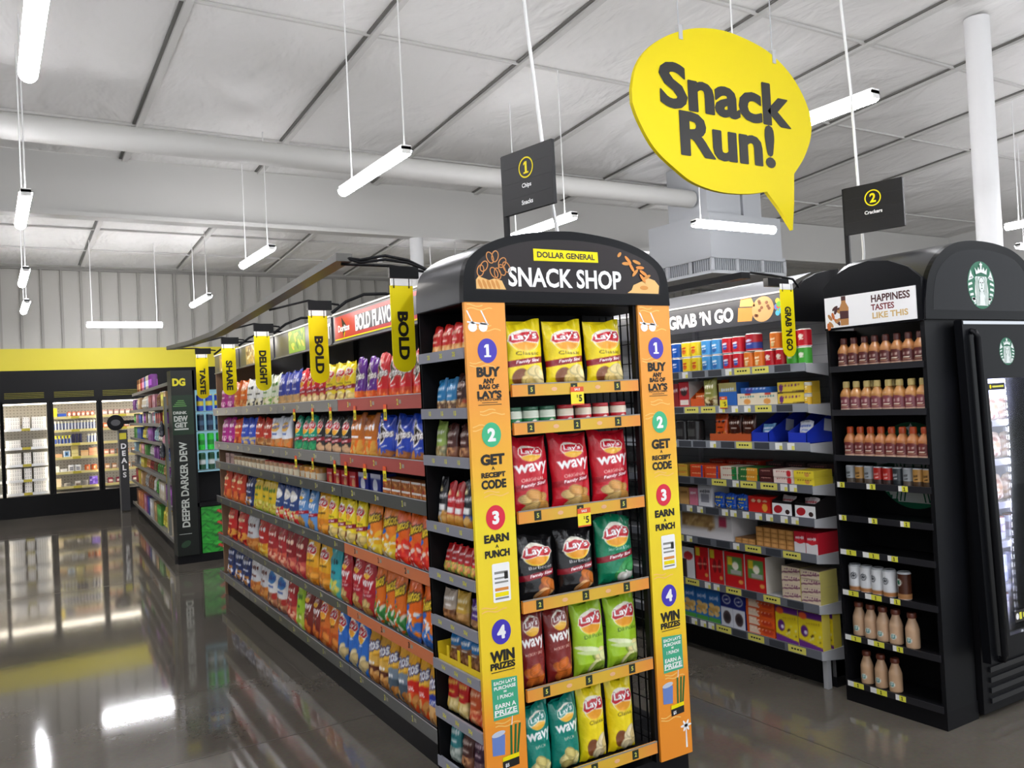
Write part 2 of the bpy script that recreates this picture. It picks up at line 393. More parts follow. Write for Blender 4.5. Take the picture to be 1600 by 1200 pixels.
q = MB().box(XL, XR, 10.45, 10.47, 3.78, ceil_z(10.6), PURL).box(XL, XR, 10.36, 10.56, 3.73, 3.78, PURL)
struct('trim_%d' % k, q); k += 1
WALLM = M('liner_panel_white', '#a9a7a0', .5); RIB = M('liner_rib', '#908e87', .5)
q = MB().box(XL, XR, YB, YB + .1, 2.33, ceil_z(YB), WALLM).box(XL, -2.0, YB, YB + .1, 0, 2.33, WALLM).box(4.5, XR, YB, YB + .1, 0, 2.33, WALLM)
for i in range(84):
    x = XL + .29 * i; q.box(x, x + .035, YB - .03, YB, 2.68, 3.98, RIB)
struct('wall_back', q)
struct('trim_%d' % k, MB().box(XL, XR, YB - .05, YB, 3.96, 4.0, M('eave_grey', '#85837e', .5))); k += 1
struct('trim_%d' % k, MB().box(XL, XR, YB - .045, YB, 2.33, 2.68, M('yellow_band', '#cdbf22', .5))); k += 1
struct('wall_right', MB().box(XR, XR + .1, YF, YB, 0, ceil_z(YF), M('wall_white', '#d2d1ce', .55)))
struct('wall_left', MB().box(XL - .1, XL, YF, YB, 0, ceil_z(YF), M('wall_white', '#d2d1ce', .55)))
q = MB().lathe([(.11, 0), (.11, ceil_z(4.45) - .02)], (8.12, 4.45, 0), WHITE, 24); struct('trim_%d' % k, q); k += 1
q = MB().lathe([(.09, 0), (.09, 3.73)], (5.05, 10.46, 0), WHITE, 16); struct('trim_%d' % k, q); k += 1
o = MB().tube([(XL + .02, 8.45, 4.06), (8.2, 8.45, 4.06)], .115, PURL, 20).build('air_duct'); tag(o, 'long white round pipe crossing under the ceiling', 'duct')
h = thing('ceiling_diffuser', 'white boxy air unit hanging behind the yellow speech bubble sign', 'air vent', (8.12, 8.05, 0))
HV = M('hvac_white', '#bfc2c6', .5); HG = M('grille_grey', '#8b8f94', .5)
MB().box(0, 1.35, 0, 1.2, 3.24, 3.8, HV).build('housing', h)
MB().box(.12, .75, .15, .9, 3.8, ceil_z(8.9), HV).box(.8, 1.15, .15, .9, 3.8, ceil_z(8.9), HV).build('trunk', h)
q = MB().box(-.03, 1.38, -.03, 1.23, 3.0, 3.04, HV).box(-.03, 1.38, -.03, 1.23, 3.2, 3.25, HV).box(.01, 1.34, .01, 1.19, 3.03, 3.22, HG)
for x in (-.03, .42, .9, 1.34): q.box(x, x + .05, -.03, .0, 3.03, 3.21, HV)
for y in (.35, .8, 1.18): q.box(-.03, 0, y, y + .05, 3.03, 3.21, HV)
for i in range(34): q.box(.03 + i * .04, .036 + i * .04, -.012, .0, 3.04, 3.2, HV)
for i in range(28): q.box(-.012, 0, .03 + i * .04, .036 + i * .04, 3.04, 3.2, HV)
q.build('grille', h)

# ---------------------------------------------------------------- pendant lights
def lamp(x, y, z, along, label, L=1.22, cords=((-.45, 0), (.45, 0))):
    t = thing('linear_pendant_light', label, 'ceiling light', (x, y, z), 0 if along == 'x' else PI / 2, 'linear LED pendant lights')
    q = MB().box(-L / 2, L / 2, -.035, .035, .03, .06, OFFW); q.box(-L / 2, -L / 2 + .01, -.035, .035, 0, .05, OFFW); q.box(L / 2 - .01, L / 2, -.035, .035, 0, .05, OFFW); q.build('housing', t)
    prof = [(.045 * math.cos(a), .03 - .05 * math.sin(a)) for a in [PI * i / 8 for i in range(9)]]
    MB().prism(prof[::-1], (L / 2 - .011, 0, 0), YP, ZP, L - .022, LED).build('diffuser', t)
    MB().box(-L / 2 + .02, L / 2 - .02, -.024, .024, .0602, .064, ADDED_UPLED).build('added_uplight', t)  # glowing strip added on top of each fixture to lift the ceiling
    top = ceil_z(y) - z - .01
    for dx, dy in cords: MB().tube([(dx, 0, .06), (dx, 0, top)], .006, OFFW, 6).build('cord', t)
CE = ((0, 0),)
lamp(.24, 4.2, 3.2, 'y', 'large bright linear light at the top left corner, cut off above')
lamp(.32, 7.92, 3.2, 'y', 'second linear light from the near end of the left row', cords=((-.5, 0), (.12, 0)))
lamp(.45, 11.6, 3.2, 'y', 'third linear light from the near end of the left row')
lamp(.54, 13.9, 3.12, 'y', 'smallest farthest linear light of the left row, before the ribbed wall')
lamp(2.5, 5.87, 3.2, 'y', 'nearest linear light hanging above the long chip gondola', cords=((-.58, 0), (.4, 0)))
lamp(2.645, 9.58, 3.2, 'y', 'middle linear light beyond the chip gondola, in front of the grey girder')
lamp(2.85, 13.5, 3.2, 'y', 'small far linear light low before the ribbed wall, above hanging flags')
lamp(4.64, 3.78, 3.2, 'y', 'linear light half hidden behind the right edge of the speech bubble', cords=((.5, 0),))
lamp(4.87, 7.2, 3.2, 'y', 'small linear light peeking over the arch of the snack rack')
lamp(6.93, 6.5, 3.2, 'x', 'crosswise linear light in front of the boxy air unit', cords=((-.5, 0),))
lamp(1.85, 14.0, 2.88, 'x', 'crosswise linear light low before the ribbed wall above the coolers', L=1.06)
lamp(12.6, 6.2, 3.2, 'x', 'linear light at the right edge behind the white post')
for x in (.2, 2.5, 4.75, 7.5):
    for y in ((-1.6, 1.7) if x == 2.5 else (-3.2, .45)): lamp(x, y, 3.25, 'y', 'added unseen overhead linear light behind the viewer')  # unseen lamps added to raise the store lighting
for x, y in ((9.5, 3.0), (9.5, 10.5), (6.5, 12.5), (12.5, 3.6), (7.4, 2.6), (10.6, 5.0), (15.6, 6.8), (-2.6, 2.5), (-2.6, 7.0), (-2.6, 11.5)): lamp(x, y, 3.25, 'y', 'added unseen overhead linear light outside the view')  # further unseen lamps, added for overall and ceiling brightness

# ---------------------------------------------------------------- yellow speech bubble
pts = [(2.579, 2.892), (2.611, 2.999), (2.688, 3.098), (2.819, 3.185), (2.997, 3.252), (3.18, 3.276), (3.344, 3.263), (3.513, 3.224), (3.66, 3.142), (3.757, 3.04), (3.814, 2.922), (3.805, 2.812), (3.742, 2.697), (3.657, 2.603)]
p2 = [(3.443, 2.492), (3.307, 2.469), (3.119, 2.462), (2.942, 2.49), (2.817, 2.551), (2.697, 2.634), (2.614, 2.749), (2.579, 2.83)]
def smooth(P, k=5):
    out = []
    for i in range(len(P) - 1):
        a, b, c, d = P[max(i - 1, 0)], P[i], P[i + 1], P[min(i + 2, len(P) - 1)]
        for j in range(k):
            t = j / k; out.append(tuple(.5 * (2 * b[e] + (c[e] - a[e]) * t + (2 * a[e] - 5 * b[e] + 4 * c[e] - d[e]) * t * t + (3 * b[e] - a[e] - 3 * c[e] + d[e]) * t ** 3) for e in (0, 1)))
    return out + [P[-1]]
out = smooth(pts) + [(3.645, 2.45), (3.623, 2.305), (3.53, 2.41)] + smooth(p2)
cx, cz = 3.18, 2.86
b = thing('speech_bubble_sign', 'large yellow speech bubble sign reading Snack Run hanging from ceiling', 'sign', (cx, 3.0, cz))
MB().prism([(p[0] - cx, p[1] - cz) for p in out][::-1], (0, 0, 0), XP, ZP, .02, M('bubble_yellow', '#e0cc06', .55, spec=.25)).build('board', b)
q = MB(); q.text('Snack', (3.2 - cx, -.002, 2.948 - cz), XP, ZP, TXB, .9, .22, .042); q.build('lettering', b)
q = MB(); q.text('Run!', (3.19 - cx, -.002, 2.727 - cz), XP, ZP, TXB, .65, .218, .042); q.build('lettering', b)
for x, z0 in ((2.9, 3.2), (3.55, 3.19)):
    MB().tube([(x - cx, .01, z0 - cz), (x - cx, .01, ceil_z(3) - cz - .01)], .003, LGREY, 6).build('wire', b)
    MB().box(x - cx - .012, x - cx + .012, -.004, .024, z0 - .02 - cz, z0 + .05 - cz, LGREY).build('clip', b)

# ---------------------------------------------------------------- aisle number signs
def aisle_sign(x, y, ztop, zbot, wd, num, words, label, pole_to, yaw):
    t = thing('aisle_sign', label, 'sign', (x, y, 0), yaw)
    MB().box(-.012, .012, -.004, .012, pole_to, ztop, BLACK).build('pole', t)
    MB().box(0, wd, -.012, .006, zbot, ztop, M('sign_black', '#151517', .5, spec=.3)).build('board', t)
    hh = ztop - zbot; q = MB(); zc = ztop - hh * .31; r = hh * .17
    n = 32
    ring = [(r * math.cos(2 * PI * i / n), r * math.sin(2 * PI * i / n)) for i in range(n)]
    for i in range(n):
        a, c = ring[i], ring[(i + 1) % n]; q.poly([(a[0] * .86, a[1] * .86), a, c, (c[0] * .86, c[1] * .86)], (wd / 2, -.0135, zc), XP, ZP, YEL)
    q.text(num, (wd / 2, -.0135, zc), XP, ZP, YEL, None, r * 1.15, .03); q.build('aisle_number', t)
    q = MB()
    for i, wv in enumerate(words): q.text(wv, (wd / 2, -.0135, ztop - hh * (.6 + .26 * i)), XP, ZP, TXW, None, hh * .075 * (1.25 if 'p' in wv else 1), .025)
    q.build('lettering', t)
    q = MB()
    for i in range(1, 4): q.box(.004, wd - .004, -.0128, -.012, zbot + hh * i / 4 - .001, zbot + hh * i / 4 + .001, DARK)
    q.build('slot_lines', t)
    return t
aisle_sign(1.975, 3.18, 2.56, 2.295, .315, '1', ('Chips', 'Snacks'), 'black aisle 1 sign for chips and snacks above the snack rack', 1.972, rad(-80))
aisle_sign(3.897, 2.88, 2.515, 2.268, .30, '2', ('Crackers',), 'black aisle 2 sign for crackers above the coffee rack', 1.972, rad(-76))
for x, y, y2, z0, z1, lb in ((2.04, 2.975, 3.15, 2.0, 4.9, 'white cable running from ceiling down past the chips and snacks sign'), (4.05, 2.915, 2.95, 2.0, 4.95, 'white cable running from ceiling down past the crackers sign')):
    o = MB().tube([(x + .16, y + .12, z0 - .0), (x + .1, y + .05, z0 + .2), (x + .02, y + .0, 2.45), (x + .02, y + (y2 - y) * .5, 3.1), (x + .02, y2 + .1, ceil_z(y2) - .01)], .008, OFFW, 6).build('cable'); tag(o, lb, 'cable')
# ---------------------------------------------------------------- designs of the goods
LEGIBLE = {'Classic', 'Barbecue', 'Sour Cream & Onion', 'Sour Cream', 'Dill Pickle', 'ORIGINAL', 'HICKORY BBQ', 'HICKORY', 'RANCH', 'SCOOPS'}
def scrib(c, cu, cv, w, h, col, k=None):
    """lettering too small to read in the photo: a run of uneven strokes"""
    k = k or 6
    for i in range(k):
        x = cu - w / 2 + w * (i + .5) / k; hh = h * random.uniform(.6, 1.15)
        c.ell(x, cv + (i - k / 2) * .006, w / k * .36, hh / 2, col)
    return c
def word(c, st, cu, cv, w, h, col, *a):
    return c.text(st, cu, cv, w, h, col, *a) if st in LEGIBLE else scrib(c, cu, cv, w, h, col, max(4, len(st)))
def cv_lays(bg, name, fam=True, namecol='#3a2a10', ch=('#e9d79a', '#d9bf72'), pot='#7d4a2b', low=None, asp=.78, n=112):
    c = Cv(asp, n).fill(bg)
    if low: c.rect(0, 0, 1, .4, low)
    c.ell(.5, .72, .37, .175, '#fbf6e6').ell(.5, .70, .33, .155, '#f6c93c').ell(.5, .655, .26, .085, '#f3a52f')
    c.poly([(.10, .70), (.16, .80), (.5, .865), (.86, .835), (.93, .74), (.82, .665), (.5, .69), (.2, .66)], '#fbf6e6')
    c.poly([(.13, .705), (.18, .79), (.5, .85), (.85, .822), (.90, .745), (.81, .682), (.5, .705), (.21, .672)], '#c81e2b')
    c.text("Lay's", .51, .765, .62, .145, '#ffffff', .05, .04, .18, '#7d0f18', 1)
    word(c, name, .55, .525, min(.62, .085 * len(name)), .05, namecol, .0, 0)
    if fam:
        c.band(.36, .45, '#8c1324', .075); c.text('Family Size!', .56, .41, .62, .058, '#ffffff', .03, .08, .2)
    if pot: c.ell(.33, .19, .2, .115, pot, .3)
    for u, v in ((.62, .22), (.78, .13), (.52, .11), (.7, .27), (.62, .07), (.85, .22)):
        q = random.uniform(-.6, .6); d = random.choice(ch); c.ell(u, v, .21, .08, tuple(x * .82 for x in C_(d)), q).ell(u + .012, v + .008, .19, .066, d, q).ell(u + .03, v + .014, .1, .03, tuple(min(1, x * 1.07) for x in C_(d)), q)
    return c
def cv_wavy(bg, sub, chip=('#e6c27a', '#d49a4c'), fam=True, asp=.74, n=112):
    c = Cv(asp, n).fill(bg)
    c.ell(.5, .80, .29, .115, '#f6efe0').ell(.5, .785, .26, .1, '#f3b93a')
    c.poly([(.2, .78), (.24, .86), (.5, .9), (.78, .885), (.83, .82), (.76, .765), (.5, .785), (.27, .75)], '#f6efe0').poly([(.22, .785), (.26, .853), (.5, .89), (.77, .876), (.805, .82), (.75, .778), (.5, .797), (.28, .762)], bg)
    c.text("Lay's", .52, .825, .46, .09, '#ffffff', .05, .05, .18)
    c.text('wavy', .52, .585, .84, .16, '#fdfdfd', .06, .05)
    word(c, sub, .5, .455, min(.6, .07 * len(sub)), .045, '#f2d9c8', .01, .05)
    if fam: c.band(.34, .42, '#a01424', .08); c.text('Family Size!', .52, .385, .64, .052, '#ffffff', .03, .08, .2)
    for u, v in ((.35, .2), (.62, .19), (.5, .25), (.7, .11), (.42, .09)):
        q = random.uniform(-.5, .5); d = random.choice(chip); c.ell(u, v, .23, .075, tuple(x * .8 for x in C_(d)), q)
        for e in range(4): c.ell(u + .01, v - .035 + e * .026, .2 - .03 * abs(e - 1.5), .011, d, q)
    return c
def cv_tri(bg, chip=('#e2641a', '#d4531a', '#ef8a35'), n=64, low=None):
    c = Cv(.72, n).fill(bg)
    if low: c.rect(0, 0, 1, .3, low)
    c.poly([(.28, .9), (.86, .62), (.40, .36)], '#f6f1ee').poly([(.32, .86), (.78, .62), (.42, .42)], '#1a1416')
    c.tris(.1, .04, .95, .26, chip, 9, .15)
    c.text('Doritos', .5, .6, .9, .17, '#ffffff', .06, .12, .1, '#2a1210', 1); scrib(c, .6, .36, .3, .04, '#ffffff')
    return c
def cv_puff(bg, low, bits, n=64):
    c = Cv(.74, n).fill(bg); c.rect(0, 0, 1, .34, low).bits(.05, .04, .95, .46, bits, 34, .035, 2.6)
    c.text('Cheetos', .5, .72, .92, .2, '#ffd92e', .07, .22, .2, '#1a120c', 3); c.ell(.3, .52, .16, .05, '#2d60b8', .2)
    return c
def cv_corn(bg, mid, low, sub, n=64):
    c = Cv(.72, n).grad(0, 1, bg, bg); c.rect(0, .32, 1, .5, mid).rect(0, 0, 1, .32, low).bits(.05, .02, .95, .22, ('#c98a45', '#a86a30', '#dba862'), 22, .05, 1.6)
    c.poly([(0, .42), (1, .55), (1, .62), (0, .5)], '#f4c04a')
    c.text('Fritos', .5, .66, .95, .2, '#ffffff', .07, .2, .15, '#23256a', 3); word(c, sub, .5, .36, .6, .07, '#ffffff', .03, .1)
    return c
def cv_plain(top, low, word, wc, bits, out=None, n=56, split=.42, badge=None, asp=.75):
    c = Cv(asp, n).fill(top); c.rect(0, 0, 1, split, low).bits(.05, .03, .95, split * .9, bits, 26, .05)
    c.ell(.5, split, .5, .06, top)
    if badge: c.ell(.5, .72, .4, .14, badge)
    if word: scrib(c, .5, .72, .8, .13, wc, len(word))
    c.rect(.3, .49, .75, .53, wc); return c
def K(name, cat, desc, mesh, parts=()): return Kind(name, cat, desc, mesh, parts)
_bs = [0]
def bagk(name, cat, desc, cv, W, H, T=.035, nu=34, nv=46, back=None):
    _bs[0] += 1; return K(name, cat, desc, bag_mesh(cv, W, H, T, nu, nv, back, _bs[0]))
PB, TB, CB = 'potato_chip_bag', 'tortilla_chip_bag', 'corn_snack_bag'
# large bags on the snack rack
BIG = dict(nu=84, nv=108)
lc = cv_lays('#f4dc1c', 'Classic', asp=.76); lb = cv_lays('#1b1a1c', 'Barbecue', namecol='#f0f0f0', pot=None, ch=('#c9702c', '#8f4a28', '#d9a36a'), asp=.76)
ls = cv_lays('#12805a', 'Sour Cream & Onion', namecol='#f4f4f4', pot=None, ch=('#e6d9a0', '#f2f2ea', '#3f9a55'), asp=.76)
ld = cv_lays('#a3cc2e', 'Dill Pickle', fam=False, namecol='#3b5a18', pot=None, ch=('#dfe0a0', '#e7dc9a', '#8fae3a'), asp=.68)
ld.ell(.35, .36, .34, .035, '#e6efc2', -.15).ell(.4, .3, .34, .03, '#cfe0a0', -.1)
lcs = cv_lays('#f4dc1c', 'Classic', fam=False, asp=.6, ch=('#e9d9ae', '#dcc58a'))
KB_classic = bagk(PB, 'chip bag', 'yellow family size potato chip bag', lc, .183, .245, .042, **BIG)
KB_wavy = bagk(PB, 'chip bag', 'red family size wavy potato chip bag', cv_wavy('#c4182a', 'ORIGINAL'), .176, .268, .045, **BIG)
KB_bbq = bagk(PB, 'chip bag', 'black barbecue potato chip bag', lb, .165, .222, .042, **BIG)
KB_sour = bagk(PB, 'chip bag', 'green sour cream potato chip bag', ls, .172, .24, .042, **BIG)
KB_hick = bagk(PB, 'chip bag', 'brown hickory wavy potato chip bag', cv_wavy('#7d2320', 'HICKORY BBQ', ('#d9702a', '#c25a22'), False, .55), .122, .262, .04, **BIG)
KB_dill = bagk(PB, 'chip bag', 'lime green pickle potato chip bag', ld, .158, .27, .042, **BIG)
KB_ranch = bagk(PB, 'chip bag', 'teal ranch wavy potato chip bag', cv_wavy('#0f8273', 'RANCH', ('#e9dc98', '#d8c878'), False, .58), .125, .245, .04, **BIG)
KB_csmall = bagk(PB, 'chip bag', 'smaller yellow potato chip bag', lcs, .128, .262, .042, **BIG)
# bags of the long gondola
G = {}
def gb(key, name, cat, desc, cv, W=.15, H=.22, T=.034): G[key] = bagk(name, cat, desc, cv, W, H, T)
gb('dr', TB, 'chip bag', 'red tortilla chip bag', cv_tri('#c9151e', low='#c43a1a')); gb('dp', TB, 'chip bag', 'purple tortilla chip bag', cv_tri('#5a1a86', low='#c85a1e')); gb('db', TB, 'chip bag', 'blue tortilla chip bag', cv_tri('#1d3fae', ('#b06a2c', '#c8843a', '#9a5a28')))
gb('ly', PB, 'chip bag', 'yellow potato chip bag', cv_lays('#f2d91f', 'Classic', n=64)); gb('lg', PB, 'chip bag', 'green potato chip bag', cv_lays('#159070', 'Sour Cream', namecol='#ffffff', pot=None, low='#0f7a55', n=64, ch=('#e2d49a', '#2f9c62')))
gb('lk', PB, 'chip bag', 'black potato chip bag', cv_lays('#232324', 'Barbecue', namecol='#ffffff', pot=None, n=64, ch=('#8a6a5a', '#c9a07a'))); gb('rw', PB, 'chip bag', 'red and white ridged chip bag', cv_lays('#d22430', 'Ridged', n=64, low='#c22a2e', namecol='#ffffff', ch=('#e9cf9a', '#dcb878')))
gb('or', PB, 'chip bag', 'orange chip bag with white band', cv_plain('#b8641a', '#e06a1c', 'Kettle', '#ffffff', ('#e0b25a', '#d49a3c', '#c8842c'), n=60, split=.5)); gb('gr', PB, 'chip bag', 'golden potato chip bag', cv_lays('#e8a820', 'Cheddar', n=60, fam=False, pot=None, low='#e08a1e', ch=('#e9a03a', '#d8801e')))
gb('bl', PB, 'chip bag', 'purple and blue ridged chip bag', cv_plain('#3340a0', '#b89468', 'Ruffles', '#e6e8ff', ('#d8b078', '#c89a5c'), n=56)); gb('pg', PB, 'popcorn bag', 'green and white popcorn bag', cv_plain('#e4ecd8', '#7ab648', 'Pop', '#3f7a2c', ('#f0e8c8', '#e2d090'), n=56)); gb('bw', PB, 'popcorn bag', 'black and white popcorn bag', cv_plain('#e8e8e6', '#1a1a1c', 'Pop', '#16161a', ('#f4f0e0', '#e4dcb8'), n=56))
gb('mg', CB, 'snack bag', 'magenta snack bag', cv_plain('#a81f80', '#c42f96', 'Crisps', '#f8e0f0', ('#e8b0d0', '#8a1868'), n=48)); gb('og', CB, 'snack bag', 'orange snack bag', cv_plain('#e06a1c', '#d8843a', 'Baked', '#fff0d8', ('#f0b060', '#c86020'), n=48)); gb('ro', CB, 'snack bag', 'red-orange snack bag', cv_plain('#c83a1c', '#d86a2c', 'Hot', '#ffe0a0', ('#e88a3c', '#a82a18'), n=48))
gb('be', CB, 'snack bag', 'blue snack bag', cv_plain('#2b49b8', '#5a6ac8', 'Tortilla', '#f0f2ff', ('#d8c088', '#c8a868'), n=48)); gb('tn', CB, 'pretzel bag', 'red and tan pretzel bag', cv_plain('#b83424', '#c89c62', 'Pretzels', '#fff4e0', ('#a86a34', '#8a5224'), n=48)); gb('wo', CB, 'pretzel bag', 'white and orange pretzel bag', cv_plain('#dfe2ea', '#d8782c', "Pretzels", '#2b4a9a', ('#c88a48', '#a8682c'), n=48, badge='#e8b050'))
gb('nv', CB, 'pretzel bag', 'navy snack bag', cv_plain('#1c2a5c', '#28386c', 'Snyder', '#e8ecf8', ('#b87a3c', '#e8e8f0'), n=48)); gb('yg', CB, 'snack bag', 'yellow and green snack bag', cv_plain('#d8b822', '#c8c044', 'Funyuns', '#2a6a24', ('#e8d878', '#7a9a2c', '#b89a30'), n=48)); gb('rn', CB, 'tortilla chip bag', 'navy, white and red tortilla bag', cv_plain('#26407a', '#cc2c2c', 'Tostitos', '#ffffff', ('#ecdcb0', '#f2f0e8', '#e0c880'), n=52, badge='#e9e6dd'))
gb('lw', PB, 'chip bag', 'light blue wavy chip bag', cv_wavy('#5f93cf', 'LIGHT', n=56)); gb('cp', CB, 'cheese puff bag', 'orange and yellow cheese puff bag', cv_puff('#e8821c', '#f0d440', ('#f4ecd0', '#f0b424', '#e8e0c0'))); gb('cr', CB, 'cheese puff bag', 'red and orange hot cheese puff bag', cv_puff('#e8651a', '#d01f1a', ('#f0623a', '#e8301c', '#f6d8c8', '#c81414')))
gb('cg', CB, 'cheese puff bag', 'orange and green cheese puff bag', cv_puff('#e07018', '#2c7a34', ('#3f9a44', '#e8e0d0', '#d85a18'))); gb('co', CB, 'cheese puff bag', 'orange and blue cheese puff bag', cv_puff('#ee6a14', '#2d6ac0', ('#3f82d8', '#f4f4f4', '#f0801c')))
gb('re', CB, 'snack bag', 'bright red snack bag', cv_plain('#c01c1c', '#a81818', 'Chili', '#fff0c0', ('#e8a040', '#e05030'), n=48)); gb('sw', CB, 'snack bag', 'silver and orange snack bag', cv_plain('#c8c8cc', '#c8742c', 'Ranch', '#5a2018', ('#d8944c', '#b86428'), n=48)); gb('yr', CB, 'snack bag', 'yellow and red snack bag', cv_plain('#b82420', '#e8b428', 'BBQ', '#ffffff', ('#f0d060', '#d89020'), n=48))
gb('pk', CB, 'snack bag', 'pink-red pork rind bag', cv_plain('#a8262c', '#d86048', 'Rinds', '#ffe8d8', ('#e88a6a', '#b83a30', '#f0b090'), n=48)); gb('rd', CB, 'snack bag', 'dark red snack bag', cv_plain('#8a1a20', '#b03038', 'Hot', '#f8d8c0', ('#c85048', '#e08868'), n=48)); gb('tq', CB, 'snack bag', 'turquoise snack bag', cv_plain('#2fa2ac', '#58b8b0', 'Lime', '#0f3840', ('#e8d860', '#c8d850'), n=48))
gb('wr', PB, 'chip bag', 'red wavy potato chip bag', cv_wavy('#b01a26', 'ORIGINAL', n=64)); gb('wb', PB, 'chip bag', 'brown wavy potato chip bag', cv_wavy('#7c2a22', 'HICKORY', ('#d9702a', '#c25a22'), False, n=60)); gb('lo', PB, 'chip bag', 'orange-brown potato chip bag', cv_lays('#d4702a', 'Honey', n=60, fam=False, pot=None, low='#cc5a20', ch=('#e08a3c', '#b85420')))
gb('lb', PB, 'chip bag', 'blue sea salt chip bag', cv_lays('#2f6cc4', 'Salt', n=60, fam=False, pot='#1c3a7a', namecol='#ffffff', ch=('#e0cfa0', '#c8b078'))); gb('li', PB, 'chip bag', 'lime green snack bag', cv_plain('#9ac02c', '#b8cc44', 'Limon', '#2a5a14', ('#e8e8a0', '#88a828'), n=48)); gb('bt', CB, 'tortilla chip bag', 'blue, white and red tortilla bag', cv_plain('#e4e2e0', '#a8684a', 'Tostitos', '#2a4a9a', ('#d0a070', '#b03028', '#885030'), n=48, badge='#3a78b8'))
gb('fb', CB, 'corn chip bag', 'brown barbecue corn chip bag', cv_corn('#c8901c', '#e0b050', '#5a2a1c', 'BBQ')); gb('fw', CB, 'corn chip bag', 'gray-banded corn chip bag', cv_corn('#e0a020', '#7a8a9a', '#4a5a68', 'TWIST')); gb('fr', CB, 'corn chip bag', 'red and gold corn chip bag', cv_corn('#e8a81c', '#d4281c', '#d84a1c', 'ORIGINAL')); gb('fs', CB, 'corn chip bag', 'blue-banded scoop corn chip bag', cv_corn('#e0a41c', '#2a3a9a', '#e0b070', 'SCOOPS'))

# boxes, canisters, cups, bottles
def boxcv(bg, asp, word=None, wc='#ffffff', deco=(), n=44, out=None, wp=(.5, .74, .8, .16)):
    c = Cv(asp, n).fill(bg)
    for d in deco: getattr(c, d[0])(*d[1:])
    if word: scrib(c, wp[0], wp[1], wp[2], wp[3], wc, len(word))
    return c
def boxk(name, cat, desc, cv, W, D, H, side=None, top=None, n=28, sidecv=None): return K(name, cat, desc, box_mesh(cv, W, D, H, side, top, n, sidecv))
def cank(name, cat, desc, bg, word, wc, r, h, deco=(), top='#b8bcc0', bot='#a0a4a8'):
    c = Cv(PI * r / h, 40).fill(bg)
    for d in deco: getattr(c, d[0])(*d[1:])
    if word: scrib(c, .5, .62, .3, .17, wc, 5); scrib(c, .52, .42, .22, .1, wc, 4)
    return K(name, cat, desc, can_mesh(c, r, h, top, bot))
def jar_kind(desc, label, lid, glass, r=.031, h=.074, word=None):
    c = Cv(PI * r / h, 40).fill(glass); c.rect(0, .05, 1, .62, label).ell(.5, .33, .09, .17, '#f0e6da').rect(0, .6, 1, .64, '#f4efe6')
    body = round_mesh([(r * .9, 0, glass)] + [(r, .002 + (h * .78) * i / 16, i / 16) for i in range(17)] + [(r * .9, h * .84, glass)], c, 36)
    me = MB().lathe([(r * .93, h * .84), (r * .96, h * .86), (r * .96, h), (r * .9, h + .001)], (0, 0, 0), M('lid_' + lid, lid, .35), 28).mesh('lid')
    return K('dip_jar', 'jar', desc, body, (('lid', me),))
def bottle_kind(desc, liquid, label, cap, r=.03, h=.14, style='shoulder', word=None, logo=None):
    c = Cv(PI * r / (h * .5), 40).fill(liquid); c.rect(0, 0, 1, .82 if style == 'shoulder' else .0, label)
    if style == 'shoulder': c.ell(.5, .82, .3, .09, label); scrib(c, .5, .62, .34, .22, '#f4e6d8', 6); c.rect(.34, .36, .66, .42, '#e8d8c0').band(.0, .16, '#c9a890').rect(.3, .26, .7, .3, '#b88a70')
    if logo: c.ell(.5, .42, .15, .16, '#e4efe8').ell(.5, .42, .11, .12, '#3f8f8c').ell(.5, .44, .05, .07, '#e8f0ea')
    c.rect(0, .9, 1, .92, '#8a5a3a' if style == 'shoulder' else liquid)
    p = [(r * .9, 0, liquid)] + [(r, h * .02 + h * .52 * i / 18, i / 18) for i in range(19)]
    if style == 'shoulder': p += [(r, h * .56, liquid), (r * .82, h * .66, liquid), (r * .5, h * .76, liquid), (r * .46, h * .8, liquid)]; cp = [(r * .52, h * .79), (r * .52, h * .95), (r * .48, h * .985), (r * .4, h)]
    else: p += [(r * .98, h * .56, liquid), (r * .8, h * .68, liquid), (r * .56, h * .8, liquid), (r * .55, h * .86, liquid)]; cp = [(r * .66, h * .86), (r * .68, h * .9), (r * .66, h * .985), (r * .6, h)]
    me = MB().lathe(cp, (0, 0, 0), M('cap_' + cap, cap, .35), 20).mesh('cap')
    return K('coffee_bottle', 'bottle', desc, round_mesh(p, c, 32), (('cap', me),))
JG = jar_kind('green-labelled dip jar', '#1f7a48', '#2c5a44', '#cfd8c8'); JR = jar_kind('red-labelled dip jar', '#c42430', '#b83038', '#e8dcc8')
B1 = bottle_kind('brown-capped coffee bottle', '#b07848', '#5a2c2c', '#5a2a24'); B2 = bottle_kind('yellow-capped coffee bottle', '#b8834a', '#7a4048', '#d8c07a'); B3 = bottle_kind('orange-capped coffee bottle', '#b07040', '#6a3030', '#b8481c')
B4 = bottle_kind('glass coffee bottle', '#cba888', '#cba888', '#6a3626', .03, .155, 'milk', logo=1); B5 = bottle_kind('small glass coffee bottle', '#c8a482', '#c8a482', '#6a3626', .029, .15, 'milk', logo=1)
CW = cank('coffee_can', 'can', 'tall white coffee can', '#dfe1e4', None, '#ffffff', .03, .125, (('ell', .5, .62, .16, .14, '#20242a'), ('ell', .5, .62, .12, .105, '#dfe1e4'), ('ell', .5, .62, .06, .07, '#20242a'), ('rect', 0, 0, 1, .16, '#b07a4c')))
CBn = cank('coffee_can', 'can', 'tall brown coffee can', '#4a2a1e', None, '#ffffff', .03, .125, (('ell', .5, .66, .17, .14, '#e8e4dc'), ('ell', .5, .66, .11, .1, '#2a6a52'), ('rect', 0, 0, 1, .2, '#a8784c')))
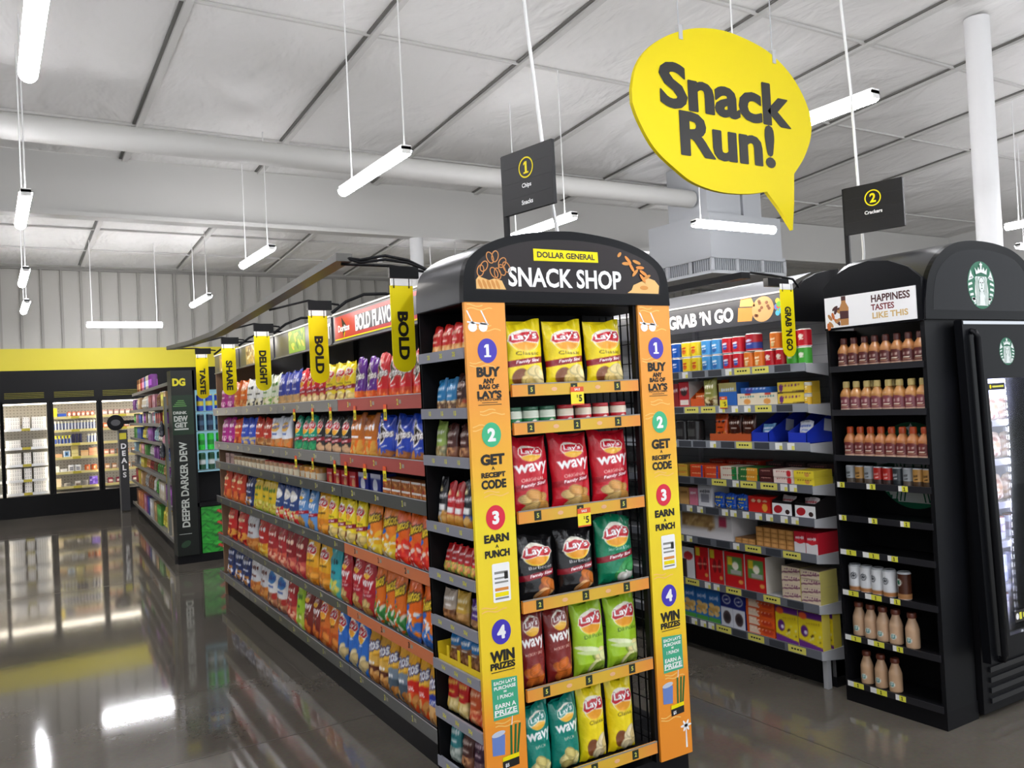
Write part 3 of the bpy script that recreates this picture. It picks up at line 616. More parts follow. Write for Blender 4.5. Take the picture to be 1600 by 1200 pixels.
CS = [cank('espresso_can', 'can', d, b, 'ESPRESSO', w_, .0235, .085, (('rect', 0, 0, 1, .3, e),)) for d, b, w_, e in (('short silver espresso can', '#9aa0a4', '#2a2a2a', '#5a5048'), ('short gold espresso can', '#b88a4a', '#2a2018', '#4a3828'), ('short black espresso can', '#3a3f44', '#e8e8e8', '#22262a'), ('short red espresso can', '#b82a24', '#f4e8e0', '#3a2a28'))]
# ---------------------------------------------------------------- the snack rack at the aisle end
E0 = Frame(1.352, 2.477, 0.0)
SR = thing('snack_rack', 'black arched end-of-aisle snack rack with orange promo panels', 'display rack', (1.352, 2.477, 0))
EW, ED = .893, .345
def grad_mat(name, stops, axis=2, rough=.45):
    m, n, l, b = new_mat(name); t = n.new('ShaderNodeTexCoord'); s = n.new('ShaderNodeSeparateXYZ'); mr = n.new('ShaderNodeMapRange'); r = n.new('ShaderNodeValToRGB')
    mr.inputs[1].default_value = stops[0][0]; mr.inputs[2].default_value = stops[-1][0]; span = stops[-1][0] - stops[0][0]
    while len(r.color_ramp.elements) < len(stops): r.color_ramp.elements.new(.5)
    for e, (p, c) in zip(r.color_ramp.elements, stops): e.position = (p - stops[0][0]) / span; e.color = tuple(lin(C_(c))) + (1,)
    l.new(t.outputs['Object'], s.inputs[0]); l.new(s.outputs[axis], mr.inputs[0]); l.new(mr.outputs[0], r.inputs[0]); l.new(r.outputs[0], b.inputs['Base Color']); b.inputs['Roughness'].default_value = rough; return m
PROMO = grad_mat('promo_print', [(.12, '#f0922a'), (.42, '#f0952a'), (.62, '#f2cf28'), (1.08, '#f4dc26'), (1.25, '#f2b832'), (1.5, '#f0a03c'), (1.83, '#f2a040')])
RAILP = grad_mat('orange_rail_print', [(.165, '#e8953c'), (.33, '#dcae3a'), (.5, '#dcb236'), (.72, '#e8923c')], 0)
MB().box(0, EW, .012, ED, .0, .125, BLACK).build('base', SR)
MB().box(0, EW, ED - .012, ED, .125, 1.83, BLACK).build('back_panel', SR)
MB().box(.155, .166, .0, ED - .012, .125, 1.83, BLACK).build('divider', SR)
q = MB().box(.722, .737, -.004, .02, .125, 1.83, BLACK).box(.722, .737, ED - .03, ED - .012, .125, 1.83, BLACK).box(.737, EW - .004, .0, .012, .125, 1.83, BLACK).box(EW - .012, EW, .0, .02, .125, 1.83, BLACK); q.build('frame_post', SR)
q = MB()
for i in range(22): q.box(.727, .731, .02, ED - .03, .2 + i * .074, .2035 + i * .074, BLACK)
for i in range(7): q.box(.7265, .7315, .04 + i * .042, .0435 + i * .042, .125, 1.8, BLACK)
q.build('wire_side_panel', SR)
PURP, GRN, REDC, TEAL = M('badge_purple', '#4436b4', .4), M('badge_green', '#3fb884', .4), M('badge_red', '#dc2440', .4), M('badge_teal', '#43ab84', .4)
WAVE = M('promo_wave', '#f6c46a', .45); SLATE = M('cup_blue', '#6a86c8', .4); STRAW = M('straw_green', '#1c6a34', .4); PHG = M('phone_grey', '#8a8a86', .5)
def promo(x0, name):
    W = .156; c = x0 + .079
    p = MB().box(x0, x0 + W, -.014, .0, .125, 1.828, PROMO).build('promo_panel', SR)
    yy = -.0146; O = lambda x, z, k=0: (x, yy - .0004 * k, z)
    q = MB()
    for i, z in enumerate((1.80, 1.73, 1.61, 1.45, 1.40, 1.18, .80, .42, .27)):
        for j in range(2):
            pts = [(-.06 + .012 * t, .004 * math.sin(t * 1.1 + j + i) + j * .012) for t in range(9 - j * 3)]
            for a, b in zip(pts, pts[1:]): q.poly([(a[0], a[1]), (b[0], b[1]), (b[0], b[1] + .004), (a[0], a[1] + .004)], O(c + (.02 if i % 2 else -.01), z), XP, ZP, WAVE)
    for dx in (-.052, -.012): q.ell(O(c + dx, 1.742, 1), XP, ZP, .017, .016, TXW)
    q.poly([(-.072, .006), (.01, -.002), (.01, .003), (-.072, .012)], O(c, 1.75, 1), XP, ZP, TXW)
    for dx in (-.046, .008): q.poly([(0, 0), (-.022, .044), (-.028, .046), (-.026, .04), (-.006, 0)], O(c + dx, 1.752, 1), XP, ZP, TXW)
    for z, m, n in ((1.663, PURP, '1'), (1.383, GRN, '2'), (1.108, REDC, '3'), (.730, PURP, '4')):
        q.ell(O(c, z, 1), XP, ZP, .037, .041, m, 0, 36); q.text(n, O(c, z, 2), XP, ZP, TXW, None, .043, .06)
    for s, z, h, wd in (('BUY', 1.592, .032, .088), ('ANY', 1.562, .017, .045), ('BAG OF', 1.543, .016, .076), ("LAY'S", 1.517, .025, .092), ('POTATO CHIPS', 1.500, .008, .09), ('GET', 1.301, .035, .09), ('A', 1.272, .012, .013), ('RECEIPT', 1.250, .017, .092), ('CODE', 1.219, .029, .094), ('EARN', 1.040, .026, .094), ('A', 1.0135, .012, .013), ('PUNCH', .989, .024, .094), ('WIN', .652, .036, .092), ('PRIZES', .620, .022, .094)):
        q.text(s, O(c, z, 1), XP, ZP, TXB, wd, h, .06 if h > .012 else .03)
    q.poly([(-.045, 0), (.045, 0), (.045, .0025), (-.045, .0025)], O(c, .6, 1), XP, ZP, TXB); q.poly([(-.03, 0), (.03, 0), (.03, .002), (-.03, .002)], O(c, 1.489, 1), XP, ZP, TXB); q.poly([(-.045, 0), (.045, 0), (.045, .002), (-.045, .002)], O(c, 1.482, 1), XP, ZP, TXB)
    q.poly([(-.03, -.064), (.03, -.064), (.034, -.06), (.034, .06), (.03, .064), (-.03, .064), (-.034, .06), (-.034, -.06)], O(c + .01, .892, 1), XP, ZP, TXW)
    for z, h, m in ((.925, .008, PHG), (.907, .006, PHG), (.893, .006, PHG), (.87, .01, M('phone_orange', '#d88a3c', .5)), (.853, .014, YEL), (.84, .006, PHG)): q.poly([(-.026, -h / 2), (.026, -h / 2), (.026, h / 2), (-.026, h / 2)], O(c + .01, z, 2), XP, ZP, m)
    q.poly([(.012, -.012), (.026, -.012), (.026, .012), (.012, .012)], O(c + .01, .914, 3), XP, ZP, TXB)
    q.poly([(-.048, -.068), (.05, -.066), (.049, .062), (-.05, .068)], O(c + .003, .513, 1), XP, ZP, TEAL)
    for s, z, h, wd in (('EACH LAY\u2019S', .565, .012, .084), ('PURCHASE', .548, .012, .084), ('=', .534, .006, .012), ('1 PUNCH', .518, .013, .06), ('EARN A', .489, .015, .08), ('PRIZE', .468, .018, .086)): q.text(s, O(c + .003, z, 2), XP, ZP, TXW, wd, h, .03)
    q.poly([(-.045, 0), (.045, 0), (.045, .003), (-.045, .003)], O(c + .003, .455, 2), XP, ZP, TXW)
    q.poly([(-.05, .005), (-.004, 0), (0, .066), (-.05, .07)], O(c - .005, .328, 1), XP, ZP, SLATE).ell(O(c - .03, .4, 2), XP, ZP, .026, .009, M('cup_light', '#c4cfe0', .4), .12)
    for dx, s in ((.012, .0), (.026, .004), (.036, .01)): q.poly([(dx, 0), (dx + .008, 0), (dx + .012 + s, .1), (dx + .004 + s, .1)], O(c, .318, 1), XP, ZP, STRAW)
    q.poly([(.021, .1), (.024, .1), (.028, .13), (.025, .13)], O(c, .318, 1), XP, ZP, TXW)
    q.poly([(-.024, -.022), (.04, -.018), (.04, .022), (-.024, .018)], O(c + .005, .302, 2), XP, ZP, TXB).poly([(-.024, .004), (.04, .008), (.04, .022), (-.024, .018)], O(c + .005, .302, 3), XP, ZP, YEL).text('$5', O(c - .002, .291, 3), XP, ZP, TXW, None, .013, .03)
    q.poly([(-.003, -.05), (.006, -.05), (.004, .03), (-.001, .03)], O(c + .048, .2, 1), XP, ZP, TXW)
    for a in range(6): q.ell(O(c + .05 + .012 * math.cos(a * 1.05), .232 + .008 * math.sin(a * 1.05), 1), XP, ZP, .015, .005, TXW, a * 1.05)
    q.build('promo_print', p)
promo(0, 'l'); promo(.737, 'r')
# shelves with orange rails
TAGB = M('price_black', '#1c2a1a', .5); TAGY = M('price_yellow', '#f2e22c', .45); TAGO = M('price_orange', '#e4572c', .45); TAGW = M('price_white', '#f2f2ee', .45); PXT = M('price_text_yellow', '#d8d45a', .5)
FS = [1.505, 1.375, 1.074, .772, .475, .165]
for i, z in enumerate(FS):
    s = MB().box(.166, .722, -.004, ED - .012, z + .004, z + .016, BLACK).build('shelf', SR)
    r = MB().box(.168, .72, -.016, -.004, z, z + .042, RAILP).box(.168, .72, -.0165, -.012, z + .04, z + .044, M('rail_lip_grey', '#8f8a84', .4)).build('price_rail', s)
    for x in ((.245, .425, .62) if i % 2 == 0 else (.235, .43, .615)):
        MB().box(x - .014, x + .014, -.0172, -.016, z + .006, z + .038, TAGB).text('2' if i % 2 else '5', (x, -.0176, z + .022), XP, ZP, PXT, None, .016, .03).build('price_label', s)
    q = MB()
    for x in (.34, .53): q.ell((x, -.0166, z + .021), XP, ZP, .012, .007, M('rail_emblem', '#e8b48a', .5))
    q.build('rail_print', s)
def hang_tag(x, y, z, rz, w, h, label, group=None):
    t = thing('price_tag', label, 'price tag', (x, y, z), rz, group)
    MB().box(-w / 2, w / 2, -.0015, 0, -h, -h * .3, TAGY).box(-w / 2, w / 2, -.0012, 0, -h * .3, 0, TAGO).box(-w / 2, w / 2, -.0012, 0, -h * 1.08, -h, TAGO).build('card', t)
    q = MB().text('5' if w > .045 else '10', (w * .22 if w > .045 else 0, -.0022, -h * .68), XP, ZP, TXB, None, h * .4, .03)
    if w > .045: q.text('2', (-w * .02, -.0022, -h * .55), XP, ZP, TXB, None, h * .16, .03).text('SALE', (0, -.0018, -h * .15), XP, ZP, TXW, None, h * .14, .03)
    q.build('lettering', t); return t
hang_tag(1.352 + .435, 2.477 - .019, 1.53, 0, .056, .06, 'yellow and orange 2 for 5 sale tag under top shelf of snack rack'); hang_tag(1.352 + .438, 2.477 - .019, 1.10, 0, .056, .06, 'yellow and orange 2 for 5 sale tag under wavy chips of snack rack')
# header
arch = [(-.003, 1.825), (.003, 1.915), (.03, 1.975), (.112, 2.028), (.233, 2.063), (.392, 2.081), (.50, 2.081), (.66, 2.063), (.781, 2.028), (.863, 1.975), (.89, 1.915), (.896, 1.825)]
HD = MB().prism(smooth(arch, 4)[::-1], (0, -.016, 0), XP, ZP, .028, BLACKG).build('header_board', SR)
pts = smooth(arch, 4); q = MB(); n = len(pts)
vs = [(p[0], y, p[1]) for y in (.012, ED) for p in pts]
q.add(vs, [(i, i + 1, n + i + 1, n + i) for i in range(n - 1)], M('roof_black_satin', '#2a2b2f', .28), True)
q.poly([(p[0], p[1]) for p in pts], (0, ED, 0), XP, ZP, BLACK).box(0, EW, .012, ED, 1.822, 1.828, BLACK); q.build('arched_roof', SR)
inner = [(.045, 1.865), (.045, 1.93), (.075, 1.975), (.15, 2.01), (.27, 2.04), (.4465, 2.052), (.62, 2.04), (.743, 2.01), (.818, 1.975), (.848, 1.93), (.848, 1.865)]
pp = MB().poly(smooth(inner, 3)[::-1], (0, -.0166, 0), XP, ZP, M('header_print', '#1c1416', .3, spec=.3)).build('sign_panel', SR)
q = MB().poly([(-.14, -.022), (.14, -.018), (.139, .02), (-.14, .02)], (.42, -.018, 1.994), XP, ZP, YEL).text('DOLLAR GENERAL', (.42, -.0184, 1.9945), XP, ZP, TXB, .25, .021, .03); q.build('name_plate', pp)
MB().text('SNACK SHOP', (.418, -.018, 1.914), XP, ZP, TXW, .49, .068, .028).build('lettering', pp)
PRZ = M('pretzel_orange', '#cf8a48', .5); CHP = M('cracker_tan', '#e6b870', .5); CHD = M('cracker_brown', '#d08c3c', .5)
q = MB()
def ring(q, cx, cz, r1, r2, m, w_=.0035, rot=0):
    k = 22
    for i in range(k):
        P = []
        for e, t in ((0, i), (0, i + 1), (1, i + 1), (1, i)):
            a = 2 * PI * t / k; x, z = (r1 - e * w_) * math.cos(a), (r2 - e * w_) * math.sin(a); P.append((x * math.cos(rot) - z * math.sin(rot), x * math.sin(rot) + z * math.cos(rot)))
        q.poly(P, (cx, -.018, cz), XP, ZP, m)
for cx_, cz_ in ((.105, 1.975), (.125, 1.98), (.152, 1.96), (.168, 1.945), (.08, 1.945), (.066, 1.93), (.118, 1.925), (.132, 1.922), (.15, 1.935)): ring(q, cx_, cz_, .014, .021, PRZ, .0035, random.uniform(-.7, .7))
q.poly([(0, 0), (.115, 0), (.1, .03), (.07, .036), (.05, .03), (.01, .042), (0, .03)], (.047, -.018, 1.869), XP, ZP, CHP)
for i in range(5): q.ell((.062 + i * .017, -.0184, 1.885), XP, ZP, .006, .017, CHD, .4)
for i, (x, z) in enumerate(((.66, 2.01), (.70, 1.992), (.69, 1.978), (.715, 1.965), (.74, 1.985), (.755, 1.965), (.73, 1.945), (.77, 1.945), (.785, 1.93), (.765, 1.925))): q.ell((x, -.018 - .0002 * i, z), XP, ZP, .02 if i else .012, .0062, M('fry_orange', '#e08a34', .5) if i % 2 else CHD, random.uniform(-1.2, 1.2))
q.poly([(0, 0), (.15, 0), (.155, .03), (.135, .05), (.1, .06), (.07, .045), (.03, .03), (.02, .012)], (.69, -.018, 1.869), XP, ZP, CHP).ell((.77, -.0186, 1.89), XP, ZP, .02, .008, CHD)
q.build('snack_picture', pp)
# shallow shelves on the aisle side of the rack, facing left
WF = Frame(1.352, 2.477, -PI / 2)
WS = [1.64, 1.441, 1.275, 1.039, .869, .7025, .545, .372, .195]
SRAIL = M('rail_smoke', '#8d8e99', .3)
for i, z in enumerate(WS):
    s = MB().box(.006, .155, .004, ED - .012, z + .002, z + .01, BLACK).build('side_shelf', SR)
    MB().box(-.004, .006, .002, ED - .002, z, z + .036, SRAIL).build('price_rail', s)
    tx = '2$' if i < 1 else ('50\u00a2' if i > 3 else '1$')
    for j in range(3):
        y = .07 + j * .095 + .01 * (i % 2)
        MB().text(tx, (-.0046, y, z + .018), YN, ZP, PXT, None, .018, .04).build('price_label', s)
q = MB().box(0, .012, ED - .016, ED, .125, 1.83, BLACK); q.build('rear_post', SR)

def fx(l, x0, x1, k, **op):  # helper for one facing
    return (k, 1, x0, x1, op)
UN = 'the snack rack'
row(Frame(1.352, 2.477 + .06, 0), UN, 'top shelf', 1.523, [(KB_classic, 3, .172, .716, {'s': .96, 'sz': 1})], 0, .03, .05)
row(Frame(1.352, 2.477 + .045, 0), UN, 'jar shelf', 1.3925, [(JG, 3, .17, .38), (JR, 4, .385, .705)], 0, 0, 0)
row(Frame(1.352, 2.477 + .06, 0), UN, 'third shelf', 1.0905, [(KB_wavy, 3, .172, .714)], 0, .03, .04)
row(Frame(1.352, 2.477 + .06, 0), UN, 'fourth shelf', .7885, [(KB_bbq, 2, .185, .53), (KB_sour, 1, .535, .716, {'dz': .01})], 0, .03, .05)
row(Frame(1.352, 2.477 + .06, 0), UN, 'fifth shelf', .4915, [(KB_hick, 2, .178, .412, {'s': .95, 'sz': 1}), (KB_dill, 2, .41, .716, {'s': .94, 'sz': .95})], 0, .04, .04)
row(Frame(1.352, 2.477 + .06, 0), UN, 'bottom shelf', .1815, [(KB_ranch, 2, .178, .42), (KB_csmall, 2, .415, .68, {'s': .95, 'sz': 1})], 0, .05, .04)
# small goods on the side shelves
def sbag(name, cat, desc, cv, W, H, T=.02): _bs[0] += 1; return K(name, cat, desc, bag_mesh(cv, W, H, T, 20, 26, None, _bs[0]))
sp = lambda a, b, wc, bits, **k: cv_plain(a, b, 'Snacks', wc, bits, n=30, **k)
SB = dict(red=sbag('snack_bag', 'snack bag', 'red and orange cracker bag', sp('#c8241e', '#d8783a', '#ffe8c8', ('#e8a058', '#f0c070')), .074, .115), blu=sbag('trail_mix_bag', 'snack bag', 'blue trail mix bag', sp('#2a7ab0', '#7a6048', '#e8f4ff', ('#c89a60', '#5a3a28', '#e0c898')), .072, .125), brn=sbag('trail_mix_bag', 'snack bag', 'dark brown trail mix bag', sp('#3a1c18', '#6a4a38', '#e8d8c8', ('#c8945a', '#8a5a34', '#b8402c')), .075, .135),
    grn=sbag('trail_mix_bag', 'snack bag', 'pale green nut bag', sp('#9ab45a', '#8a8a6a', '#ffffff', ('#d8c898', '#a88a5a')), .07, .14), choc=sbag('trail_mix_bag', 'snack bag', 'brown nut mix bag', sp('#4a2420', '#8a5a44', '#f0e4dc', ('#c89060', '#7a4a30', '#d8b080')), .085, .13))
def nutcv(bg, low): c = Cv(.45, 36).fill(bg); c.rect(0, 0, 1, .3, low).text('Doritos', .5, .62, .92, .12, '#ffffff', .05, .1).poly([(.3, .86), (.75, .74), (.35, .7)], '#e8d8a0').rect(.1, .34, .9, .44, '#ffffff').bits(.1, .03, .9, .26, ('#e0b060', '#c88a34'), 12, .06); return c
SB['nr'] = sbag('nut_bag', 'snack bag', 'red nut tube bag', nutcv('#c01c24', '#c82c2c'), .056, .16); SB['nb'] = sbag('nut_bag', 'snack bag', 'black and blue nut tube bag', nutcv('#1c2026', '#2a50b0'), .064, .175); SB['nw'] = sbag('nut_bag', 'snack bag', 'black and white nut tube bag', nutcv('#2a2a2e', '#c8ccd0'), .056, .175)
SB['cr'] = sbag('cracker_pack', 'snack pack', 'small red cracker pack', sp('#c01e22', '#e08a54', '#ffffff', ('#e8a868', '#f0d060', '#88b048')), .05, .1, .014); SB['ck'] = sbag('cookie_bag', 'snack bag', 'clear brown cookie bag', sp('#b8a898', '#9a6a40', '#ffffff', ('#8a5a30', '#b88050', '#6a4024')), .085, .11); SB['cy'] = sbag('cookie_bag', 'snack bag', 'yellow cookie bag', sp('#c8a040', '#b88a50', '#fff4d0', ('#c89a60', '#a87840')), .085, .115); SB['cu'] = sbag('cookie_bag', 'snack bag', 'purple cookie bag', sp('#4a2a7a', '#a88868', '#ffffff', ('#c89a60', '#8a6040')), .085, .105)
SB['bc'] = sbag('wafer_pack', 'snack pack', 'blue sandwich cookie pack', cv_plain('#2a7ac0', '#9a6a48', 'Creme', '#ffffff', ('#8a5430', '#c89464', '#6a3c20'), n=34, split=.62), .075, .12); SB['ry'] = sbag('snack_bag', 'snack bag', 'red and yellow snack bag', sp('#c42020', '#d8c07a', '#ffe860', ('#f0dca0', '#e0b850')), .075, .15); SB['or'] = sbag('snack_bag', 'snack bag', 'orange cheese snack bag', sp('#d0582c', '#c84a30', '#ffe0c0', ('#e89060', '#f0b080')), .075, .145)
SB['tl'] = sbag('snack_bag', 'snack bag', 'teal snack bag', sp('#3a8a90', '#a8b0a8', '#ffffff', ('#c8d0c8', '#889890')), .075, .15); SB['dk'] = sbag('snack_bag', 'snack bag', 'dark purple snack bag', sp('#3a1c34', '#6a5058', '#e8d0d8', ('#a88888', '#584048')), .075, .15)
TRAY = M('tray_yellow', '#e8c81c', .45)
W2 = Frame(1.352 + .045, 2.477, -PI / 2)
def wrow(i, items, jit=.08, lean=.1): row(W2, UN, ['top', 'second', 'third', 'fourth', 'fifth', 'sixth', 'seventh', 'eighth', 'lowest'][i] + ' side shelf', WS[i] + .0105, items, 0, jit, lean)
wrow(0, [(SB['red'], 4, -.322, -.02)]); wrow(1, [(SB['blu'], 2, -.31, -.16), (SB['brn'], 2, -.16, -.01)]); wrow(2, [(SB['grn'], 1, -.33, -.25), (SB['choc'], 2, -.25, -.07), (SB['brn'], 1, -.08, -.005, {'desc': 'small dark nut mix bag'})])
wrow(3, [(SB['nw'], 1, -.335, -.27), (SB['nr'], 2, -.27, -.15), (SB['nb'], 2, -.15, -.015)]); wrow(4, [(SB['cr'], 6, -.322, -.02)], .15, .28); wrow(5, [(SB['ck'], 1, -.33, -.24), (SB['cy'], 1, -.24, -.14), (SB['cu'], 1, -.14, -.03)], .15)
wrow(6, [(SB['bc'], 4, -.318, -.018, {'dy': .012})]); wrow(7, [(SB['ry'], 2, -.33, -.18), (SB['or'], 2, -.17, -.02)], .15); wrow(8, [(SB['tl'], 1, -.33, -.25), (SB['choc'], 1, -.25, -.16), (SB['dk'], 1, -.16, -.08), (SB['blu'], 1, -.08, -.005)], .15)
for i, x0, x1 in ((6, -.325, -.01),):
    q = MB().box(x0, x1, -.036, -.033, 0, .045, TRAY).box(x0, x0 + .003, -.036, .09, 0, .085, TRAY).box(x1 - .003, x1, -.036, .09, 0, .085, TRAY).box(x0, x1, -.036, .09, 0, .002, TRAY)
    for e in range(1, 4): q.box(x0 + (x1 - x0) * e / 4 - .008, x0 + (x1 - x0) * e / 4 + .008, -.036, -.033, .045, .085, TRAY)
    o = q.build('display_tray'); o.location = W2.w(0, 0, WS[i] + .0102); o.rotation_euler = (0, 0, -PI / 2); tag(o, 'yellow card tray of sandwich cookie packs on side of snack rack', 'tray')
# ---------------------------------------------------------------- the long chip gondola
GA = math.atan(.0305); GLF = Frame(1.48, 2.862, -PI / 2 - GA); GLEN, GD = 4.47, .46
CG = thing('gondola_shelving', 'long chip gondola with six full shelves and glowing header signs', 'shelving', (1.48, 2.862, 0), GLF.rz)
MB().box(-GLEN, 0, .05, .9, 0, .125, BLACK).box(-GLEN, 0, .045, .05, .118, .125, GREYR).build('base', CG)
MB().box(-GLEN, 0, GD, GD + .03, .12, 1.97, M('back_panel_grey', '#2b2a2c', .6)).build('back_panel', CG)
MB().box(-GLEN - .02, -GLEN, .03, GD + .03, .0, 1.93, M('end_panel_brown', '#8a6a50', .5)).build('end_panel', CG)
for i in range(5): MB().box(-.02 - i * GLEN / 4.02, .0 - i * GLEN / 4.02, GD - .03, GD, .12, 1.97, DARK).build('upright', CG)
CLEAR = M('clear_lip', '#8c8a86', .18, spec=.7); RAILO = M('orange_rail', '#d0764a', .4); RAILR = M('red_rail', '#a8504a', .35); RAILD = M('smoke_rail', '#4c4e4c', .28)
GS = [(1.48, 1.54), (1.208, 1.27), (1.05, 1.11), (.77, .825), (.458, .512), (.148, .208)]
SEC = [(0, 1.26), (1.26, 2.42), (2.42, 3.42), (3.42, GLEN)]; HSEC = [(0, 1.37), (1.37, 2.54), (2.54, 3.54), (3.54, GLEN)]
for i, (z0, z1) in enumerate(GS):
    for j, (a, b) in enumerate(SEC):
        s = MB().box(-b + .003, -a - .003, 0, GD, z0 + .008, z0 + .024, GREYR).build('shelf', CG)
        m = RAILO if (i in (3, 4) and j == 0) else (RAILR if (i in (0, 1) and j == 0) else (RAILD if i > 1 else CLEAR))
        MB().box(-b + .003, -a - .003, -.008, 0, z0, z1, m).box(-b + .003, -a - .003, -.0095, .001, z1 - .003, z1, LGREY).build('price_rail', s)
        k = 4 if j < 2 else 3
        for e in range(k):
            x = -b + (b - a) * (e + .5) / k; MB().text(('3', '1', '2')[(i + e) % 3], (x, -.0086, (z0 + z1) / 2), XP, ZP, PXT if m is not RAILO else TXB, None, .026, .05).poly([(.016, -.008), (.04, -.008), (.04, .008), (.016, .008)], (x, -.0086, (z0 + z1) / 2), XP, ZP, M('rail_mark', '#9a9686', .5)).build('price_label', s)
# headers and hood
HZ0, HZ1 = 1.83, 1.968
HCOL = M('header_slate', '#4a4a54', .3); HRED = M('header_red', '#c62a34', .3)
for j, (a, b) in enumerate(HSEC):
    a0, b0 = a + .02 if j else .02, b - .02
    y = .02
    hd = MB().box(-b0, -a0, y, y + .02, HZ0, HZ1, HCOL).box(-b0, -a0, y - .006, y + .02, HZ1, HZ1 + .008, OFFW).box(-b0, -a0, y - .006, y + .02, HZ0 - .008, HZ0, GREYR).build('header_sign', CG)
    q = MB(); yy = y - .001; zc = (HZ0 + HZ1) / 2
    if j == 0:
        q.box(-b0 + .02, -b0 + .33, yy, y, HZ0 + .012, HZ1 - .012, HRED).box(-b0 + .33, -a0, yy, y, HZ0 + .012, HZ1 - .03, HCOL).box(-b0 + .02, -a0, yy - .0002, y, HZ0 + .012, HZ0 + .03, HRED).box(-b0 + .02, -a0, yy - .0002, y, HZ1 - .03, HZ1 - .012, HRED).box(-b0 + .02, -a0, yy - .0003, y, HZ0 + .008, HZ0 + .014, YEL)
        q.text('BOLD FLAVOR', (-.76, yy - .0006, zc), XP, ZP, TXW, .52, .075, .05).text('Doritos', (-b0 + .16, yy - .0008, zc - .006), XP, ZP, TXW, .17, .034, .04).poly([(-.03, .05), (.045, .0), (-.01, -.055)], (-b0 + .16, yy - .0004, zc), XP, ZP, DARK).poly([(.0, -.035), (.02, -.02), (-.005, -.06)], (-b0 + .16, yy - .0006, zc), XP, ZP, YEL)
    elif j == 1:
        q.text('DELIGHT', (-1.58, yy - .0006, zc), XP, ZP, TXW, .36, .08, .04); q.box(-2.2, -1.86, yy, y, HZ0 + .004, HZ1 - .004, M('pic_green', '#8ab030', .4))
        for e in range(14): q.ell((-2.17 + random.random() * .28, yy - .0004 - e * .00004, HZ0 + .02 + random.random() * .1), XP, ZP, .035, .012, M(('pic_lime', 'pic_yel', 'pic_leaf')[e % 3], ('#c8d840', '#e0c83c', '#5a8a24')[e % 3], .4), random.uniform(-1, 1))
    else:
        q.box(-b0 + .2, -b0 + .5, yy, y, HZ0 + .004, HZ1 - .004, M('pic_tan', '#b89a58', .4))
        for e in range(16): q.ell((-b0 + .22 + random.random() * .26, yy - .0004 - e * .00004, HZ0 + .02 + random.random() * .1), XP, ZP, .04, .012, M(('pic_cream', 'pic_gold', 'pic_brn')[e % 3], ('#e8dcb0', '#d8b050', '#7a5428')[e % 3], .4), random.uniform(-1, 1))
        q.text('SHARE' if j == 2 else 'TASTE', (-a0 - .28, yy - .0006, zc), XP, ZP, TXW, .3, .08, .04)
    q.build('header_print', hd)
    hood = [(.02, 1.976), (.1, 2.0), (.2, 2.025), (.32, 2.045), (.46, 2.055)]
    q = MB(); vs = [(x, p[0], p[1]) for x in (-b0, -a0) for p in hood]; n = len(hood)
    q.add(vs, [(i, i + 1, n + i + 1, n + i) for i in range(n - 1)], M('hood_satin_black', '#3a3b40', .3), True); q.build('hood', CG)
    q = MB().tube([(-b - .0, p[0], p[1] + .012 + .05 * math.sin(PI * t / 4)) for t, p in enumerate(hood)], .009, BLACK, 6); q.build('hood_rib', CG)
FLAGS = [(.26, 'BOLD', 'yellow hanging flag reading BOLD nearest the snack rack'), (1.37, 'BOLD', 'yellow hanging flag reading BOLD in front of the chip gondola, second from snack rack'), (2.54, 'DELIGHT', 'yellow hanging flag reading DELIGHT along the chip gondola'), (3.54, 'SHARE', 'yellow hanging flag reading SHARE along the chip gondola'), (4.6, 'TASTE', 'yellow hanging flag reading TASTE at the far end of chip gondola')]
def flag(loc, rz, txt, label, w=.1, h=.345, grp='yellow hanging flags'):
    t = thing('hanging_flag', label, 'hanging sign', loc, rz, grp)
    r = w / 2; pts = [(-r, 0), (-r, -h + r)] + [(r * math.cos(a), -h + r + r * math.sin(a)) for a in [PI + PI * i / 12 for i in range(1, 12)]] + [(r, -h + r), (r, 0)]
    MB().prism(pts, (0, 0, 0), XP, ZP, .003, YEL).build('board', t)
    MB().text(txt, (0, -.001, -h * .58), ZN, XP, TXB, .19 if len(txt) < 5 else .215, .045, .05).build('lettering', t)
    MB().box(-r * .9, r * .9, -.002, .005, .0, .028, OFFW).box(-r * .9 + .01, -r * .9 + .014, -.002, .002, -.01, .0285, BLACK).box(r * .9 - .014, r * .9 - .01, -.002, .002, -.01, .0285, BLACK).build('clip', t); return t
for s_, tx, lb in FLAGS:
    flag(GLF.w(-s_, -.055, 1.972), 0, tx, lb)
    q = MB().box(-s_ - .012, -s_ + .006, -.105, .02, 2.002, 2.05, BLACK).tube([(-s_, .06, 2.03), (-s_, -.1, 2.05), (-s_, -.3, 2.03 + (.02 if s_ < 1 or s_ > 4 else -.03))], .006, BLACK, 6); q.build('sign_bracket', CG)
SLED = M('shelf_led', '#fff8ee', .5, emit=14)
BARM = M('bar_grey', '#55534e', .4)
for a, b, za, zb in ((.22, 2.6, 2.055, 1.985), (2.6, 3.55, 1.985, 2.0), (3.55, 4.58, 2.0, 2.04)):
    q = MB(); v = []
    for x, z in ((-a, za), (-b, zb)):
        for dy, dz in ((-.032, 0), (.032, 0), (.032, .03), (-.032, .03)): v.append((x, -.3 + dy, z + dz))
    q.add(v, [(0, 1, 2, 3), (7, 6, 5, 4), (0, 4, 5, 1), (1, 5, 6, 2), (2, 6, 7, 3), (3, 7, 4, 0)], BARM); lbo = q.build('light_bar', CG)
    MB().add([(-a - .02, -.267, za + .006), (-b + .02, -.267, zb + .006), (-b + .02, -.267, zb + .026), (-a - .02, -.267, za + .026)], [(0, 1, 2, 3)], SLED).build('led_strip', lbo)
q = MB()
